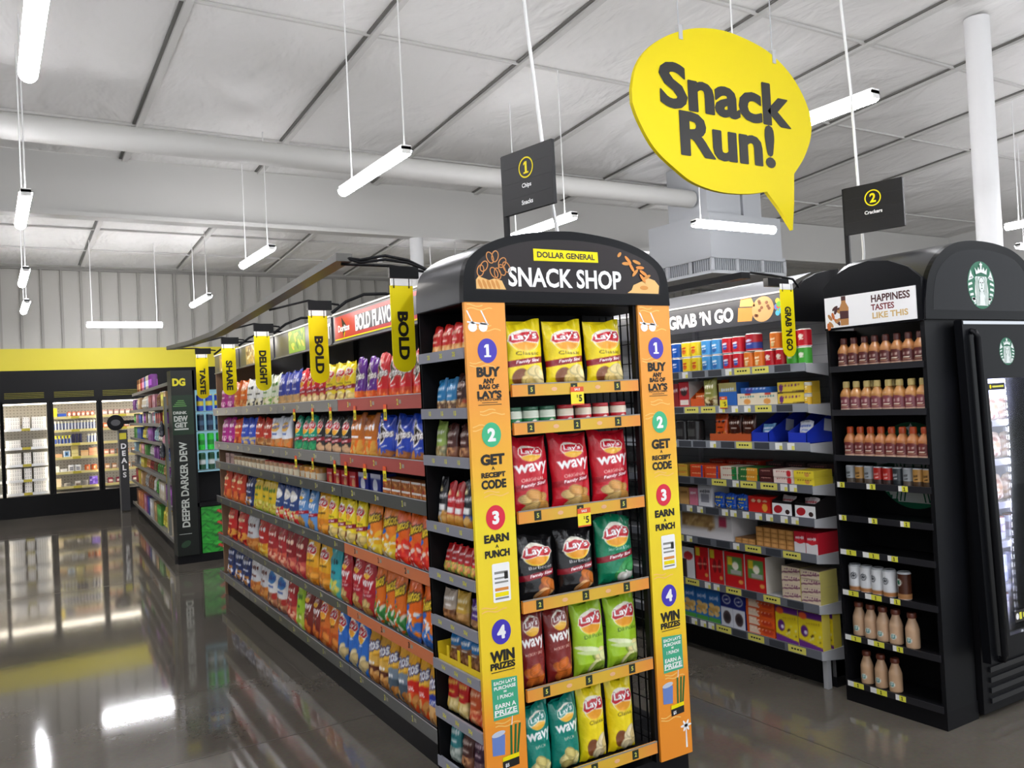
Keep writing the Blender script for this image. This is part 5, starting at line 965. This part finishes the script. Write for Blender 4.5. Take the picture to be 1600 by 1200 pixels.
# ---------------------------------------------------------------- coffee rack
KF = Frame(3.42, 2.17, -PI / 2)
CR_ = thing('coffee_rack', 'black arched coffee rack with cooler bay and green emblem at right', 'display rack', (3.42, 2.17, 0))
RB = .205
MB().box(0, .23, -.0, .5, 0, .078, BLACK).build('base', CR_)
MB().box(RB, .23, .02, .5, .078, 1.9, BLACK).build('back_panel', CR_)
MB().box(0, .222, -.0, .02, .078, 1.745, M('rack_black', '#0f1013', .45, spec=.2)).build('side_panel', CR_); MB().box(.0, .222, .485, .5, .078, 1.745, BLACK).build('side_panel', CR_)
# siding header on the aisle side: local y runs away from the viewer
side_arch = [(-.5, 1.745), (0, 1.745), (0, 1.93), (-.06, 1.985), (-.15, 2.025), (-.25, 2.04), (-.35, 2.03), (-.44, 1.995), (-.5, 1.945)]
MB().prism(side_arch, (-.008, 0, 0), YN, ZP, .02, BLACKG).build('side_header', CR_)
sg = MB().box(-.014, -.008, .025, .49, 1.755, 1.898, TXW).build('sign_panel', CR_)
q = MB(); O = lambda y, z, k=0: (-.0146 - .0003 * k, y, z)
DKB, TANB, GLD = M('sign_brown', '#4a2424', .5), M('sign_tan', '#b8824a', .5), M('sign_gold', '#d8b87a', .5)
q.text('HAPPINESS', O(.145, 1.866), YN, ZP, DKB, .19, .034, .03).text('TASTES', O(.185, 1.827), YN, ZP, M('sign_red', '#7a2a2c', .5), .115, .028, .03).text('LIKE THIS', O(.15, 1.79), YN, ZP, GLD, .175, .028, .03)
q.poly([(-.02, -.06), (.022, -.06), (.026, .02), (.012, .045), (.012, .075), (-.012, .075), (-.012, .045), (-.024, .02)], O(.385, 1.822, 1), YN, ZP, TANB).poly([(-.022, -.03), (.024, -.03), (.025, .005), (-.022, .008)], O(.385, 1.822, 2), YN, ZP, DKB).poly([(-.012, .055), (.012, .055), (.012, .075), (-.012, .075)], O(.385, 1.822, 2), YN, ZP, DKB)
for e in range(12): q.ell(O(.44 + random.uniform(-.035, .035), 1.81 + random.uniform(-.05, .045), .2 + e * .05), YN, ZP, .018, .008, (DKB, M('sign_amber', '#c86a2c', .5), TANB)[e % 3], random.uniform(-1.5, 1.5), 10)
q.build('sign_print', sg)
# front column, header and top
MB().box(.0, .22, .0, .012, 1.745, 1.75, BLACK).build('joint', CR_)
fa = [(-.006, 1.75), (.004, 1.85), (.03, 1.94), (.1, 2.02), (.2, 2.075), (.32, 2.1), (.46, 2.105), (.6, 2.095), (.72, 2.07), (.82, 2.02), (.89, 1.94), (.915, 1.85), (.925, 1.75)]
fp = smooth(fa, 4); MB().prism(fp[::-1], (0, -.012, 0), XP, ZP, .024, BLACKG).build('front_header', CR_)
n = len(fp); MB().add([(p[0], y, p[1]) for y in (.012, .5) for p in fp], [(i, i + 1, n + i + 1, n + i) for i in range(n - 1)], M('roof_black_satin'), True).build('arched_roof', CR_)
MB().poly(smooth([(.05, 1.79), (.06, 1.87), (.1, 1.96), (.2, 2.03), (.32, 2.06), (.46, 2.067), (.6, 2.057), (.72, 2.03), (.8, 1.97), (.86, 1.87), (.87, 1.79)], 3)[::-1], (0, -.0126, 0), XP, ZP, M('header_gloss', '#111115', .18, spec=.2)).build('header_panel', CR_)
q = MB(); emblem(q, (.425, -.0132, 1.905), XP, ZP, .108); q.build('emblem', CR_)
MB().box(.88, .92, .0, .5, 0, 1.75, BLACK).build('side_panel', CR_)
# empty-space graphic on the back panel
q = MB(); emblem(q, (RB - .0006, .226, 1.1), YN, ZP, .2, .0003); q.build('back_emblem', CR_)
KS = [1.582, 1.378, 1.165, 1.04, .885, .725, .535, .325, .108]
for i, z in enumerate(KS):
    s = MB().box(.0, RB, .02, .485, z - .028, z - .018, BLACK).build('shelf', CR_)
    MB().box(-.008, .0, .012, .488, z - .036, z - .008, M('rail_black', '#26262a', .35)).build('price_rail', s)
    if i > 2:
        for y, wd in (((.46, .04), (.3, .045), (.14, .045)) if i < 5 else ((.44, .085), (.32, .085), (.21, .05))): MB().box(-.0086, -.008, y - wd / 2, y + wd / 2, z - .034, z - .01, TAGW).box(-.0092, -.0086, y - wd / 2, y + wd * .12, z - .034, z - .01, M('tag_lemon', '#e8e44a', .45)).text('1', (-.0096, y - wd * .15, z - .022), YN, ZP, TXB, None, .016, .03).build('price_label', s)
UK = 'the coffee rack'
row(KF, UK, 'top shelf', KS[0] - .0175, [(B1, 8, -.47, -.025)], .045, .1, 0); row(KF, UK, 'second shelf', KS[1] - .0175, [(B2, 8, -.47, -.025)], .045, .1, 0)
row(KF, UK, 'second shelf', KS[1] - .0175, [(B2, 3, -.4, -.1, {'desc': 'yellow-capped coffee bottle in back row'})], .12, .1, 0)
row(KF, UK, 'third shelf', KS[2] - .0175, [(B3, 8, -.46, -.03)], .045, .1, 0)
for i, c in enumerate((0, 1, 0, 3, 3, 2, 0, 1, 1)): row(KF, UK, 'small can shelf', KS[3] - .0175, [(CS[c], 1, -.46 + i * .0485, -.4115 + i * .0485)], .04, .1, 0)
row(KF, UK, 'tall can shelf', KS[6] - .0175, [(CW, 4, -.475, -.235), (CBn, 1, -.225, -.16)], .04, .4, 0)
row(KF, UK, 'eighth shelf', KS[7] - .0175, [(B4, 4, -.475, -.22), (B4, 1, -.2, -.14)], .045, .2, 0)
row(KF, UK, 'lowest shelf', KS[8] - .0175, [(B5, 3, -.45, -.23)], .045, .2, 0)
# ---------------------------------------------------------------- glass door cooler in the bay
FR = thing('beverage_cooler', 'black glass door cooler with white LED strip under the green emblem', 'cooler', (3.66, 2.17, 0))
FWD = .62; BLU = M('cooler_liner', '#ccd0f4', .4); FLED = M('cooler_led', '#e8ecff', .4, emit=30)
q = MB().box(.0, .03, -.02, .46, .02, 1.735, BLACK).box(FWD - .03, FWD, -.02, .46, .02, 1.735, BLACK).box(.03, FWD - .03, .43, .46, .02, 1.735, BLACK).box(.03, FWD - .03, -.02, .43, .02, .3, BLACK).box(.03, FWD - .03, -.02, .43, 1.5, 1.735, BLACK)
for e in range(5): q.box(.05, FWD - .05, -.03, -.02, .06 + e * .045, .082 + e * .045, M('grille_black', '#1c1d20', .3))
q.build('cabinet', FR)
MB().box(.03, .034, .0, .43, .3, 1.5, BLU).box(FWD - .034, FWD - .03, 0, .43, .3, 1.5, BLU).box(.03, FWD - .03, .424, .43, .3, 1.5, BLU).box(.03, FWD - .03, 0, .43, .3, .304, BLU).box(.03, FWD - .03, 0, .43, 1.496, 1.5, BLU).build('liner', FR)
dr = MB()
for a in ((-.065, .095, .27, 1.74), (FWD - .11, FWD + .01, .27, 1.74), (.095, FWD - .11, .27, .36), (.095, FWD - .11, 1.48, 1.74)): dr.box(a[0], a[1], -.06, -.024, a[2], a[3], BLACKG)
dr = dr.build('door', FR)
MB().box(.093, FWD - .108, -.045, -.04, .355, 1.485, GLASS).build('pane', dr)
MB().box(-.06, FWD, -.063, -.06, 1.722, 1.736, CHROME).build('top_trim', dr)
dr.rotation_euler = (-.028, 0, 0); dr.location = (0, 1.74 * math.sin(-.028), 0)
MB().tube([(.0, -.06, 1.69), (.0, -.075, 1.69), (.0, -.085, 1.66), (.0, -.085, .3), (.0, -.075, .28), (.0, -.06, .28)], .015, BLACKG, 12).build('handle', dr)
q = MB(); emblem(q, (.27, -.0606, 1.6), XP, ZP, .062, .0003); q.build('emblem', dr)
q = MB()
for e in range(30): q.box(.38, .388, .005, .012, .38 + e * .037, .402 + e * .037, FLED)
q.box(.376, .392, .0, .005, .36, 1.49, BLU).build('led_strip', FR)
q = MB().box(.036, FWD - .036, .0, .41, 1.488, 1.495, M('cooler_added_glow', '#e8ecff', .4, emit=6)); q.build('added_top_glow', FR)  # glowing panel added to brighten the cooler interior
MB().box(.115, .25, -.047, -.046, 1.43, 1.46, TXB).ell((.135, -.0474, 1.445), XP, ZP, .008, .009, YEL).box(.15, .24, -.0474, -.047, 1.441, 1.449, M('tag_lemon')).build('sticker', dr)
MB().box(.17, .3, -.047, -.046, .4, .45, TXB).ell((.19, -.0474, .425), XP, ZP, .012, .014, TXW).box(.207, .225, -.0474, -.047, .41, .44, M('tag_lemon')).box(.235, .29, -.0474, -.047, .415, .436, M('sticker_lime', '#c8cc3a', .4)).build('sticker', dr)
UF = 'the black glass door cooler'; FF = Frame(3.66, 2.17, 0)
fz = [1.28, 1.1, .9, .72, .52, .36]
cl = K('juice_bottle', 'bottle', 'pale bottled drink', can_mesh(Cv(1.4, 20).fill('#c8cce8').rect(0, .3, 1, .7, '#9a8aa8').ell(.5, .5, .14, .16, '#e8e8f4'), .03, .11, '#7a3a3c', '#c8cce0')); cs = K('sandwich_pack', 'sandwich', 'wrapped sandwich pack', bag_mesh(Cv(.8, 24).fill('#c8b4a4').bits(.1, .1, .9, .8, ('#b08a6c', '#8a5a4c', '#e0d4d0'), 14, .09), .085, .12, .03, 14, 18, None, 5)); cw = K('water_bottle', 'bottle', 'clear bottled drink', can_mesh(Cv(1.2, 20).fill('#b4bce8').rect(0, .35, 1, .6, '#dfe4fa'), .032, .13, '#c8ccf0', '#a8b0e0'))
for i, z in enumerate(fz):
    s = MB().box(.034, FWD - .034, .03, .42, z - .008, z, LGREY).build('shelf', FR); MB().box(.034, FWD - .034, .022, .03, z - .02, z + .008, BLU).box(.19, .215, .0212, .022, z - .018, z + .006, M('tag_lemon')).box(.22, .27, .0212, .022, z - .018, z + .006, M('tag_slate')).build('price_rail', s)
    row(FF, UF, ['top shelf', 'second shelf', 'third shelf', 'fourth shelf', 'fifth shelf', 'bottom shelf'][i], z + .0005, [((cs, cs, cs, cl, cw, cl)[i], 5, .06, .56)], .1, .1, 0)
# ---------------------------------------------------------------- reach-in coolers along the back wall
WC = thing('reach_in_cooler', 'black wall of lit glass door coolers for eggs and dairy', 'cooler', (0, 15.65, 0))
CF = Frame(0, 15.65, 0); CBK = M('cooler_black', '#0b0b0c', .5, spec=.2)
win = [(-.45, .2), (.252, .853), (.945, 1.575), (1.658, 2.29), (2.37, 3.0), (3.08, 3.7)]; WZ0, WZ1 = .335, 1.805
q = MB().box(-2.0, 4.5, -.0, .045, 1.805, 2.33, CBK).box(-2.0, 4.5, -.05, .045, 0, .335, CBK)
xs = [-2.0] + [v for a in win for v in a] + [4.5]
for i in range(0, len(xs), 2): q.box(xs[i], xs[i + 1], -.02, .045, .335, 1.805, CBK)
q.build('front_frame', WC)
q = MB(); gy = M('vent_yellow', '#8a8420', .5)
for a, b in win:
    for e in range(4): q.box(a + .02, b - .03, -.006, 0, 1.89 + e * .026, 1.896 + e * .026, gy)
q.build('vent_slots', WC)
LIN = M('cooler_white', '#c9c3b8', .5); CLED = M('cooler_tube', '#fff6e4', .4, emit=10)
MB().box(-2.0, 4.5, .6, .65, .335, 1.805, LIN).box(-2.0, 4.5, .045, .65, .3, .335, LIN).box(-2.0, 4.5, .045, .65, 1.805, 1.84, LIN).box(-2.0, -1.96, .045, .65, .335, 1.805, LIN).box(4.46, 4.5, .045, .65, .335, 1.805, LIN).build('liner', WC)
for i, (a, b) in enumerate(win):
    f = MB().box(a - .035, a, -.04, -.02, .3, 1.84, CBK).box(b, b + .035, -.04, -.02, .3, 1.84, CBK).box(a, b, -.04, -.02, .3, .335, CBK).box(a, b, -.04, -.02, 1.805, 1.84, CBK).build('glass_door', WC)
    MB().box(a, b, -.034, -.03, .335, 1.805, GLASS).build('pane', f); MB().box(b + .01, b + .022, -.075, -.06, .7, 1.3, CBK).box(b + .01, b + .022, -.065, -.04, .72, .74, CBK).box(b + .01, b + .022, -.065, -.04, 1.26, 1.28, CBK).build('handle', f)
    MB().box(a + .0, b, .05, .07, 1.785, 1.8, CLED).box(b + .02, b + .035, .05, .065, .36, 1.78, CLED).build('light_tube', WC)
EZ = [1.40, 1.10, .83, .585, .375]; DZ = [1.56, 1.345, 1.12, .9, .66, .42]
SHY = M('cooler_rail_yellow', '#e8d890', .4); PEGW = M('cooler_peg', '#cfc8bc', .6); PEGD = M('peg_hole', '#9a958a', .6)
for i, (a, b) in enumerate(win[:4]):
    zs = EZ if i < 2 else DZ
    for z in zs:
        s = MB().box(a + .005, b - .005, .08, .55, z - .014, z, OFFW).build('shelf', WC); MB().box(a + .005, b - .005, .07, .08, z - .03, z + .012, OFFW if i < 2 else SHY).box((a + b) / 2 - .06, (a + b) / 2 + .06, .068, .07, z - .03, z + .012, M('tag_dull_yellow', '#c8b83c', .5)).build('price_rail', s)
q = MB()
for z in np.arange(.4, 1.78, .05):
    for x in np.arange(.0, 2.35, .05): q.box(x, x + .018, .598, .6, z, z + .018, PEGD)
q.build('peg_holes', WC)
UE = 'the egg cooler'
egg = Cv(3.4, 40).fill('#f4f0e8')
for r_ in (.34, .72):
    for e in range(6): egg.ell((e + .5) / 6, r_, .028, .09, '#4a443c')
EGG = K('egg_carton', 'egg carton', 'white egg carton', box_mesh(egg, .2, .3, .062, '#eee9df', '#f2eee4', 24)); egs = Cv(1.7, 40).fill('#f4f0e8')
for r_ in (.34, .72):
    for e in range(3): egs.ell((e + .5) / 3, r_, .055, .09, '#4a443c')
EGS = K('egg_carton', 'egg carton', 'narrow end of white egg carton', box_mesh(egs, .1, .3, .062, '#eee9df', '#f2eee4', 16))
LV = ('bottom', 'second', 'third', 'top')
for i, z in enumerate(EZ):
    sh = ('top shelf', 'second shelf', 'third shelf', 'fourth shelf', 'bottom shelf')[i]
    for lv in range(3 if i != 1 else 2):
        d = (LV[lv] if lv < 2 else 'top') + ' layer '
        row(CF, UE, sh, z + .0005 + lv * .0625, [(EGG, 1, .262, .482, {'desc': 'left stack ' + d + 'white egg carton'})] + ([(EGS, 1, .505, .615, {'desc': 'middle stack ' + d + 'white egg carton'})] if i != 1 else []) + [(EGG, 1, .635, .845, {'desc': 'right stack ' + d + 'white egg carton'})], .1, 0, 0)
UD = 'the dairy cooler'
tub = lambda desc, bg, lid, r=.045, h=.06, deco=(), nm='dairy_tub': cank(nm, 'tub', desc, bg, None, '#fff', r, h, deco, lid, bg)
dbx = lambda desc, bg, W, D_, H_, deco=(), side=None, nm='dairy_box': boxk(nm, 'box', desc, boxcv(bg, W / H_, None, '#fff', deco, 24), W, D_, H_, side, None, 14)
dcan = cank('yogurt_drink', 'bottle', 'blue and white dairy can', '#2a4a90', None, '#fff', .02, .15, (('rect', .28, 0, .7, 1, '#d8d8d8'), ('rect', 0, .85, 1, 1, '#d8d0b0')), '#c8c8c8'); ycan = cank('yogurt_drink', 'bottle', 'blue and yellow dairy can', '#20408c', None, '#fff', .021, .14, (('rect', 0, .65, .6, 1, '#e8d83c'), ('rect', .55, 0, .75, .8, '#dfe0e4')), '#d8d020'); kcan = cank('yogurt_drink', 'bottle', 'dark blue dairy can', '#1c2244', None, '#fff', .024, .16, (('rect', .45, 0, .55, 1, '#4a3a50'),), '#2a2a50')
row(CF, UD, 'top shelf', DZ[0], [(dbx('yellow dairy display box', '#e8cc24', .05, .2, .15), 1, .955, 1.005), (dbx('blue dairy carton', '#2a4aa0', .12, .15, .06), 1, 1.015, 1.14), (dbx('red and tan dairy pack', '#c07058', .055, .12, .085, (('ell', .5, .5, .3, .3, '#e8d8c8'), ('rect', 0, 0, 1, .2, '#a84a3c'))), 6, 1.15, 1.56)], .14, 0, 0)
row(CF, UD, 'second shelf', DZ[1], [(dcan, 13, .955, 1.565)], .13, .05, 0)
row(CF, UD, 'third shelf', DZ[2], [(ycan, 5, .955, 1.2), (kcan, 3, 1.2, 1.36), (dcan, 3, 1.43, 1.57, {'desc': 'blue and white tray can', 'dz': .0})], .13, .05, 0)
row(CF, UD, 'fourth shelf', DZ[3], [(dbx('tan low dairy carton', '#d8a878', .1, .15, .06), 1, .955, 1.06), (dbx('white dairy tub with blue square', '#dfe0e0', .1, .12, .11, (('rect', .2, .15, .8, .85, '#6a9ac0'), ('rect', .35, .3, .65, .7, '#2a3a50'))), 1, 1.07, 1.175), (dbx('yellow cream stacked dairy carton', '#e0d08a', .1, .12, .18, (('rect', 0, .3, 1, .34, '#b8a458'), ('rect', 0, .65, 1, .69, '#b8a458'))), 1, 1.19, 1.295), (dbx('tan dairy tub', '#dcb884', .11, .12, .1, (('rect', 0, .75, 1, .85, '#c88a4a'),)), 1, 1.33, 1.445), (dbx('orange-pink dairy box', '#e0a078', .12, .12, .135, (('rect', 0, .45, 1, .5, '#c87850'),)), 1, 1.45, 1.57)], .14, 0, 0)
row(CF, UD, 'fifth shelf', DZ[4], [(dbx('white dairy carton', '#e0dcd0', .05, .12, .1), 1, .955, 1.01), (dbx('low white dairy carton', '#dcd8d0', .1, .12, .055), 1, 1.015, 1.125), (tub('white dairy tub with grey label', '#e6e4e0', '#f0f0f0', .045, .11, (('rect', .3, .2, .7, .75, '#8a8a90'), ('rect', .34, .45, .66, .52, '#e6e4e0'))), 2, 1.13, 1.33), (tub('red and orange dairy tub', '#d87038', '#b83a28', .044, .1, (('ell', .5, .5, .1, .3, '#f0d8b0'),)), 2, 1.37, 1.57)], .14, 0, 0)
row(CF, UD, 'bottom shelf', DZ[5], [(dbx('tan dairy carton with band', '#d8c4a0', .07, .12, .14), 1, .955, 1.03), (tub('grey round dairy tub', '#b4ac9c', '#c8c2b4', .05, .06), 1, 1.06, 1.17), (tub('white and brown dairy tub', '#dcd4c8', '#f0ece4', .045, .08, (('rect', .25, .1, .75, .6, '#8a7a6a'),)), 1, 1.22, 1.32), (tub('dull grey dairy tub', '#9a9288', '#b0a89c', .045, .09), 1, 1.33, 1.43), (dbx('purple dairy carton', '#6a4ab0', .12, .12, .14, (('bits', .1, .1, .9, .9, ('#a890e0', '#e0d8f8', '#4a2a90'), 10, .1),)), 1, 1.44, 1.57)], .14, 0, 0)
UP = 'the third lit cooler door'
pkc = lambda d, c: dbx(d, c, .07, .12, .09, (('rect', .1, .3, .9, .7, '#e0d0c0'),))
row(CF, UP, 'top shelf', DZ[0], [(pkc('grey and pink meat pack', '#a8847c'), 6, 1.67, 2.2)], .14, 0, 0); row(CF, UP, 'second shelf', DZ[1], [(pkc('orange-red cheese pack', '#c86a3c'), 5, 1.67, 2.2)], .14, 0, 0); row(CF, UP, 'fourth shelf', DZ[3], [(pkc('salmon meat pack', '#c88468'), 2, 1.67, 1.85), (pkc('tan meat pack', '#c89468'), 3, 1.86, 2.2)], .14, 0, 0); row(CF, UP, 'fifth shelf', DZ[4], [(pkc('brown meat pack', '#a87a54'), 5, 1.67, 2.2)], .14, 0, 0); row(CF, UP, 'bottom shelf', DZ[5], [(pkc('dark red meat pack', '#8a2438'), 4, 1.7, 2.2)], .14, 0, 0)

# ---------------------------------------------------------------- the rear gondola and its green soda display
HA = math.atan(.058); HF = Frame(1.637, 9.38, -PI / 2 - HA); HL = 5.2
HG_ = thing('gondola_shelving', 'grey rear gondola of mixed groceries leading to the lit coolers', 'shelving', (1.637, 9.38, 0), HF.rz)
STL = M('shelf_grey_dim', '#6f6d68', .45)
MB().box(-HL, 0, .06, .5, 0, .12, BLACK).build('base', HG_); MB().box(-HL, 0, .36, .39, .12, 1.86, M('rear_back', '#5a5853', .6)).build('back_panel', HG_)
HS = [1.86, 1.6, 1.41, 1.19, .99, .8, .53, .19]
for i, z in enumerate(HS):
    s = MB().box(-HL, 0, .0 if i else .05, .36, z - .02, z - .002, STL).build('shelf', HG_); r = MB().box(-HL, 0, -.008, 0, z - .03, z + .008, STL)
    if not i: r = MB().box(-HL, 0, .042, .05, z - .03, z + .008, STL)
    r.build('price_rail', s)
MB().box(.0, .03, -.01, .39, 0, 1.9, BLACK).build('end_panel', HG_)
UH = 'the rear gondola'
HNM = ['top shelf', 'second shelf', 'third shelf', 'fourth shelf', 'fifth shelf', 'sixth shelf', 'seventh shelf', 'bottom shelf']
PAL = [('orange', '#c8784a'), ('dark red', '#8a2c2c'), ('purple', '#7a3a8a'), ('cream', '#d0c4a8'), ('blue', '#2c4a90'), ('green', '#4a8a3c'), ('white', '#c4c2bc'), ('tan', '#b08a5c'), ('pink', '#b87888'), ('grey', '#7c7c7a'), ('yellow', '#c8b23c'), ('brown', '#6a4228'), ('pale blue', '#8aa8b8')]
HK = {}
def hk(col, form):
    if (col, form) in HK: return HK[(col, form)]
    c = dict(PAL)[col]; lt = tuple(min(1, x * 1.35 + .12) for x in hexc(c))
    if form == 'box': k = boxk('grocery_box', 'box', col + ' grocery box', boxcv(c, .7, None, '#fff', (('rect', .12, .5, .88, .85, lt), ('rect', .12, .12, .6, .2, lt)), 20), .16, .2, .17, None, None, 10)
    elif form == 'pouch': k = bagk('grocery_pouch', 'pouch', col + ' grocery pouch', cv_plain(c, tuple(x * .8 for x in hexc(c)), 'abc', lt, (lt, c), n=20), .17, .18, .05, 12, 16)
    else: k = cank('grocery_bottle', 'bottle', col + ' grocery bottle', c, None, '#fff', .045, .19, (('rect', .25, .25, .75, .7, lt),), c, c)
    HK[(col, form)] = k; return k
FORM = [('bottle',), ('pouch', 'box'), ('box', 'bottle'), ('box', 'pouch'), ('pouch', 'box'), ('pouch', 'pouch', 'box'), ('pouch', 'box'), ('pouch', 'box')]
rs = random.Random(5)
for i, z in enumerate(HS):
    x = -4.9 if i else -4.7; used = []
    lim = -.1 if i else -2.6
    while x < lim:
        n = rs.choice((1, 2, 2, 3)); col = rs.choice([p[0] for p in PAL if p[0] not in used[-6:]]); used.append(col); k = hk(col, rs.choice(FORM[i])); p = .2 if 'bottle' not in k.desc else .125
        if x + n * p > lim: break
        hmax = (.2, .19, .145, .185, .155, .145, .22, .28)[i]; s_ = min(1.35, hmax / .19)
        row(HF, UH, HNM[i], z - .0015, [(k, n, x, x + n * p, {'s': min(1.06, s_), 'sz': s_})], (.075 if 'pouch' in k.name else (.062 if 'bottle' in k.name else .02)) if i else .12, .08, .02); x += n * p + rs.uniform(.01, .09)
SD = thing('soda_display', 'black soda end display with tall white vertical lettering and green cases', 'display rack', (1.6, 9.1, 0))
GBK = M('soda_black', '#101613', .4)
MB().box(0, 1.0, .02, .2, 0, .085, BLACK).build('base', SD); MB().box(0, .205, .0, .2, .085, 1.95, GBK).build('column', SD)
MB().box(.0, .205, -.004, 0, 1.3, 1.7, M('soda_green_dark', '#16301f', .4)).build('column_panel', SD)
q = MB(); q.text('DG', (.075, -.005, 1.832), XP, ZP, M('soda_yellow', '#e0d428', .5), .12, .075, .06)
SG = M('soda_print', '#b8bdb6', .5); SGD = M('soda_print_green', '#5a8a4a', .5)
for e in range(4): q.box(.01 + .015 * e, .14 - .008 * e, -.005, -.0042, 1.585 + .018 * e, 1.595 + .018 * e, SGD)
q.text('DRINK', (.075, -.005, 1.523), XP, ZP, SG, .13, .028, .04).text('DEW', (.08, -.005, 1.462), XP, ZP, SG, .13, .055, .05).text('GET', (.08, -.005, 1.4), XP, ZP, SG, .12, .05, .05).box(.015, .15, -.005, -.0042, 1.35, 1.364, SG)
q.text('DEEPER DARKER DEW', (.09, -.002, .8), ZP, XN, SG, .86, .075, .03); q.box(.02, .14, -.002, 0, .3, .304, SG).ell((.08, -.002, .2), XP, ZP, .05, .03, M('soda_leaf', '#24402a', .5), .5)
q.build('lettering', SD)
MB().box(.205, 1.0, .18, .2, .085, 1.95, BLACK).box(.205, .225, .0, .18, .085, 1.95, BLACK).box(.205, 1.0, 0, .18, 1.75, 1.95, BLACK).box(.205, 1.0, 0, .18, .56, .6, BLACK).box(.98, 1.0, 0, .18, .085, 1.95, BLACK).build('cabinet', SD)
for z in (.93, 1.13, 1.33, 1.53): MB().box(.225, .98, .01, .18, z - .01, z, M('soda_shelf', '#7c98a0', .3)).build('shelf', SD)
MB().box(.23, .98, .165, .17, .9, 1.75, M('soda_light', '#8ab8c8', .4, emit=.35)).build('light_panel', SD)
SF = Frame(1.6, 9.1, 0); US = 'the soda display'
sb = lambda d, c, l, cp: K('soda_bottle', 'bottle', d, can_mesh(Cv(1, 20).fill(c).rect(0, .3, 1, .62, l), .034, .17, cp, c))
row(SF, US, 'top cooler shelf', 1.5305, [(sb('blue soda bottle', '#2a4ab8', '#d8c83c', '#e0d040'), 8, .24, .96)], .07, 0, 0); row(SF, US, 'second cooler shelf', 1.3305, [(sb('dark blue soda bottle', '#1c3048', '#3a5a78', '#8aa8b8'), 8, .24, .96)], .07, 0, 0)
row(SF, US, 'third cooler shelf', 1.1305, [(sb('bright green soda bottle', '#2ac83c', '#1c8a2c', '#48d858'), 8, .24, .96)], .07, 0, 0); row(SF, US, 'lowest cooler shelf', .9305, [(sb('dark green soda bottle', '#1a4a30', '#c8d0d0', '#2a6a48'), 8, .24, .96)], .07, 0, 0)
pc_ = Cv(3.2, 44).fill('#2c9a34').bits(0, 0, 1, 1, ('#1f7a2a', '#48b848', '#3aa83c', '#206a28'), 40, .06, 4).poly([(.3, .35), (.52, .25), (.7, .4), (.62, .78), (.4, .7)], '#2a5a2c').poly([(.36, .6), (.44, .68), (.5, .55), (.6, .72), (.64, .6), (.5, .32)], '#c83a34')
PACK = K('soda_case', 'soda case', 'green soda can case', box_mesh(pc_, .4, .15, .116, '#2c8a34', '#2c8a34', 40))
for lv in range(4): row(SF, US, 'floor stack', .0855 + .1165 * lv, [(PACK, 1, .24, .64, {'desc': ('lowest', 'second', 'third', 'topmost')[lv] + ' green soda can case'})], .015, 0, 0)
t = thing('deals_post', 'grey DEALS post with round black sign beyond the rear gondola', 'sign', (1.8, 14.95, 0))
MB().box(0, .14, 0, .03, .02, 1.31, M('post_charcoal', '#3a3a3c', .45)).box(-.005, .012, -.01, .03, 0, 1.31, STL).build('post', t)
q = MB().box(.02, .12, -.003, 0, 1.16, 1.26, M('deals_yellow', '#c8bc34', .5))
for e, ch in enumerate('DEALS'): q.text(ch, (.075, -.003, 1.05 - e * .115), XP, ZP, TXW, None, .085, .04)
q.build('lettering', t)
a = MB().prism([(.125 * math.cos(2 * PI * e / 28), .125 * math.sin(2 * PI * e / 28)) for e in range(28)], (-.03, -.03, 1.43), XP, ZP, .02, BLACK).box(.05, .3, -.02, .0, 1.4, 1.46, BLACK).build('round_sign', t)
MB().ell((-.03, -.0306, 1.43), XP, ZP, .07, .05, M('round_print', '#4a4a4c', .5)).build('emblem', a)
# hanging clip strips beside the rear gondola's near end
o = MB().box(.0, .01, 0, .03, .25, 1.7, M('strip_clear', '#8a8a84', .4)).box(-.004, .016, -.004, 0, .3, .62, M('strip_yellow', '#b8a832', .5)).box(-.004, .016, -.004, 0, .8, 1.1, M('strip_yellow')).box(-.004, .016, -.004, 0, 1.3, 1.66, M('strip_yellow')).build('clip_strip'); o.location = HF.w(-.16, -.05, 0); o.rotation_euler = (0, 0, HF.rz); tag(o, 'tall yellow clip strip at the near end of the rear gondola', 'display strip')
cpk = sbag('candy_pouch', 'snack bag', 'dark foil pouch', sp('#3a3c44', '#5a5c64', '#c8c8d0', ('#8a8c94', '#24262c')), .12, .16, .03)
for e, (z, lb) in enumerate(((1.28, 'upper dark foil pouch hanging on the yellow clip strip'), (1.06, 'lower dark foil pouch hanging on the yellow clip strip'))): put(cpk, HF.w(-.154, -.079, z), HF.rz, lb, 'pouches on the clip strip')
flush_labels()
